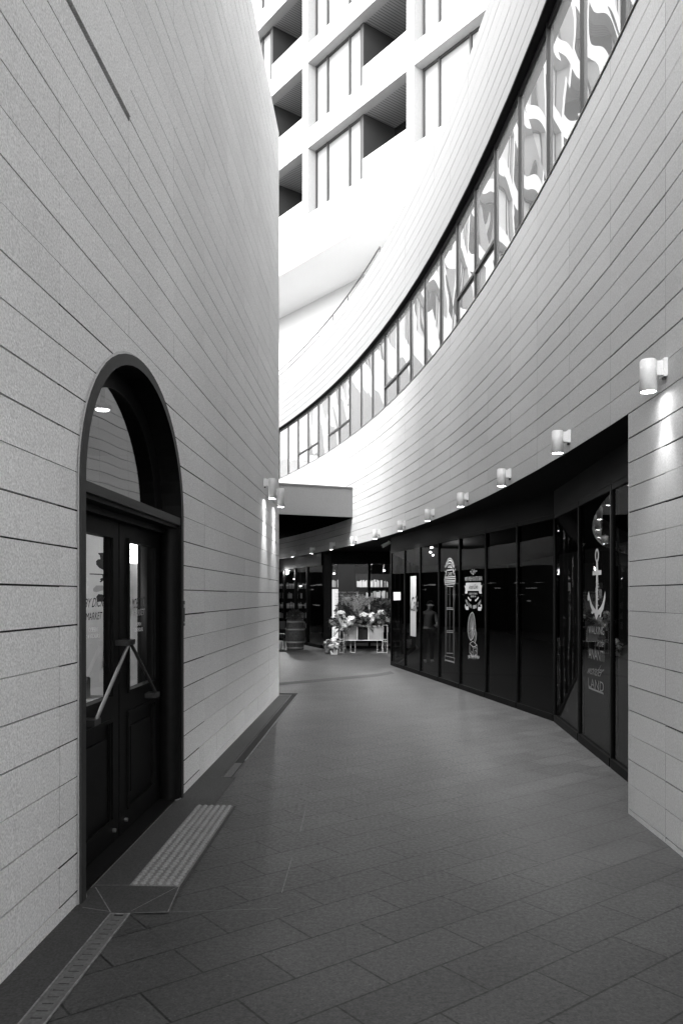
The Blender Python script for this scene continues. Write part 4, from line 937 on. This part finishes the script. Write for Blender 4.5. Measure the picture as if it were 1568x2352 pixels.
skin_body('trousers',Vt,[(0,1),(1,2),(2,3),(0,4),(4,5),(5,6)],[(.155*S,.115*S),.10*S,.075*S,.06*S,.10*S,.075*S,.06*S],M['trouser'],pe)
Vh=[pv(.045,.02,1.50),pv(.045,.035,1.60),pv(.05,.0,1.69),pv(.06,-.06,1.68)]
skin_body('hair',Vh,[(0,1),(1,2),(2,3)],[.075*S,.098*S,.095*S,.06*S],M['hair'],pe)
fc=MB()
hc=Vector(pv(.05,-.03,1.60))
for sx in (-.03,.03): fc.lathe([(.001,-.006),(.008,-.003),(.008,.003),(.001,.006)],(hc.x+sx,hc.y-.075,hc.z+.01),8)
fc.tube([(hc.x,hc.y-.074,hc.z+.005),(hc.x,hc.y-.098,hc.z-.03)],.008,6); fc.box(hc.x-.02,hc.x+.02,hc.y-.082,hc.y-.070,hc.z-.062,hc.z-.054); fc.build('face_features',M['hair'],pe)
for side,i in ((1,18),(-1,22)):                      # hands: palm with five fingers
    b=Vector(V[i]); hv=[tuple(b),tuple(b+Vector((0,-.05,.005)))]; he=[(0,1)]; hr=[.028,.030]
    for f_,(dx,ln) in enumerate(((-.024,.055),(-.008,.065),(.008,.062),(.024,.048))):
        n_=len(hv); hv+= [tuple(b+Vector((dx,-.085,.0))),tuple(b+Vector((dx,-.085-ln*.5,-.008))),tuple(b+Vector((dx,-.085-ln,-.03)))]; he+=[(1,n_),(n_,n_+1),(n_+1,n_+2)]; hr+=[.009,.008,.007]
    n_=len(hv); hv+=[tuple(b+Vector((-side*.04,-.05,.01))),tuple(b+Vector((-side*.055,-.08,.0)))]; he+=[(1,n_),(n_,n_+1)]; hr+=[.010,.008]
    skin_body('hand',hv,he,hr,M['skin'],pe)

# ------------------------------------------------------------------ LIGHT, SKY, CAMERA
SUN=Vector((-.55,-.54,.52)).normalized()
el=math.asin(SUN.z); az=math.atan2(SUN.x,SUN.y)
wd=bpy.data.worlds.new('World'); SC.world=wd; wd.use_nodes=True; nt=wd.node_tree; bg=nt.nodes['Background']
sk=nt.nodes.new('ShaderNodeTexSky'); sk.sky_type='NISHITA'; sk.sun_disc=False; sk.sun_elevation=el; sk.sun_rotation=az; sk.air_density=1.0; sk.dust_density=2.5
bwn=nt.nodes.new('ShaderNodeRGBToBW'); nt.links.new(sk.outputs[0],bwn.inputs[0]); nt.links.new(bwn.outputs[0],bg.inputs['Color']); bg.inputs['Strength'].default_value=.15
sl_=bpy.data.lights.new('sun','SUN'); sl_.energy=.52; sl_.angle=R(42); so=bpy.data.objects.new('sun',sl_); COL.objects.link(so)
so.rotation_euler=SUN.to_track_quat('Z','Y').to_euler()
cam=bpy.data.cameras.new('camera'); co=bpy.data.objects.new('camera',cam); COL.objects.link(co); co.location=(0,0,EYE); co.rotation_euler=(R(90),0,0)
cam.sensor_fit='AUTO'; cam.sensor_width=36; cam.lens=36*F/2352; cam.shift_y=(HY-1176)/2352; cam.clip_end=1000; cam.clip_start=.05
SC.camera=co
SC.view_settings.view_transform='Standard'; SC.view_settings.look='None'; SC.view_settings.gamma=1; SC.view_settings.exposure=2.54
SC.render.engine='CYCLES'; SC.cycles.use_denoising=True; SC.cycles.max_bounces=8; SC.cycles.transparent_max_bounces=16; SC.cycles.sample_clamp_indirect=6; SC.cycles.caustics_reflective=False
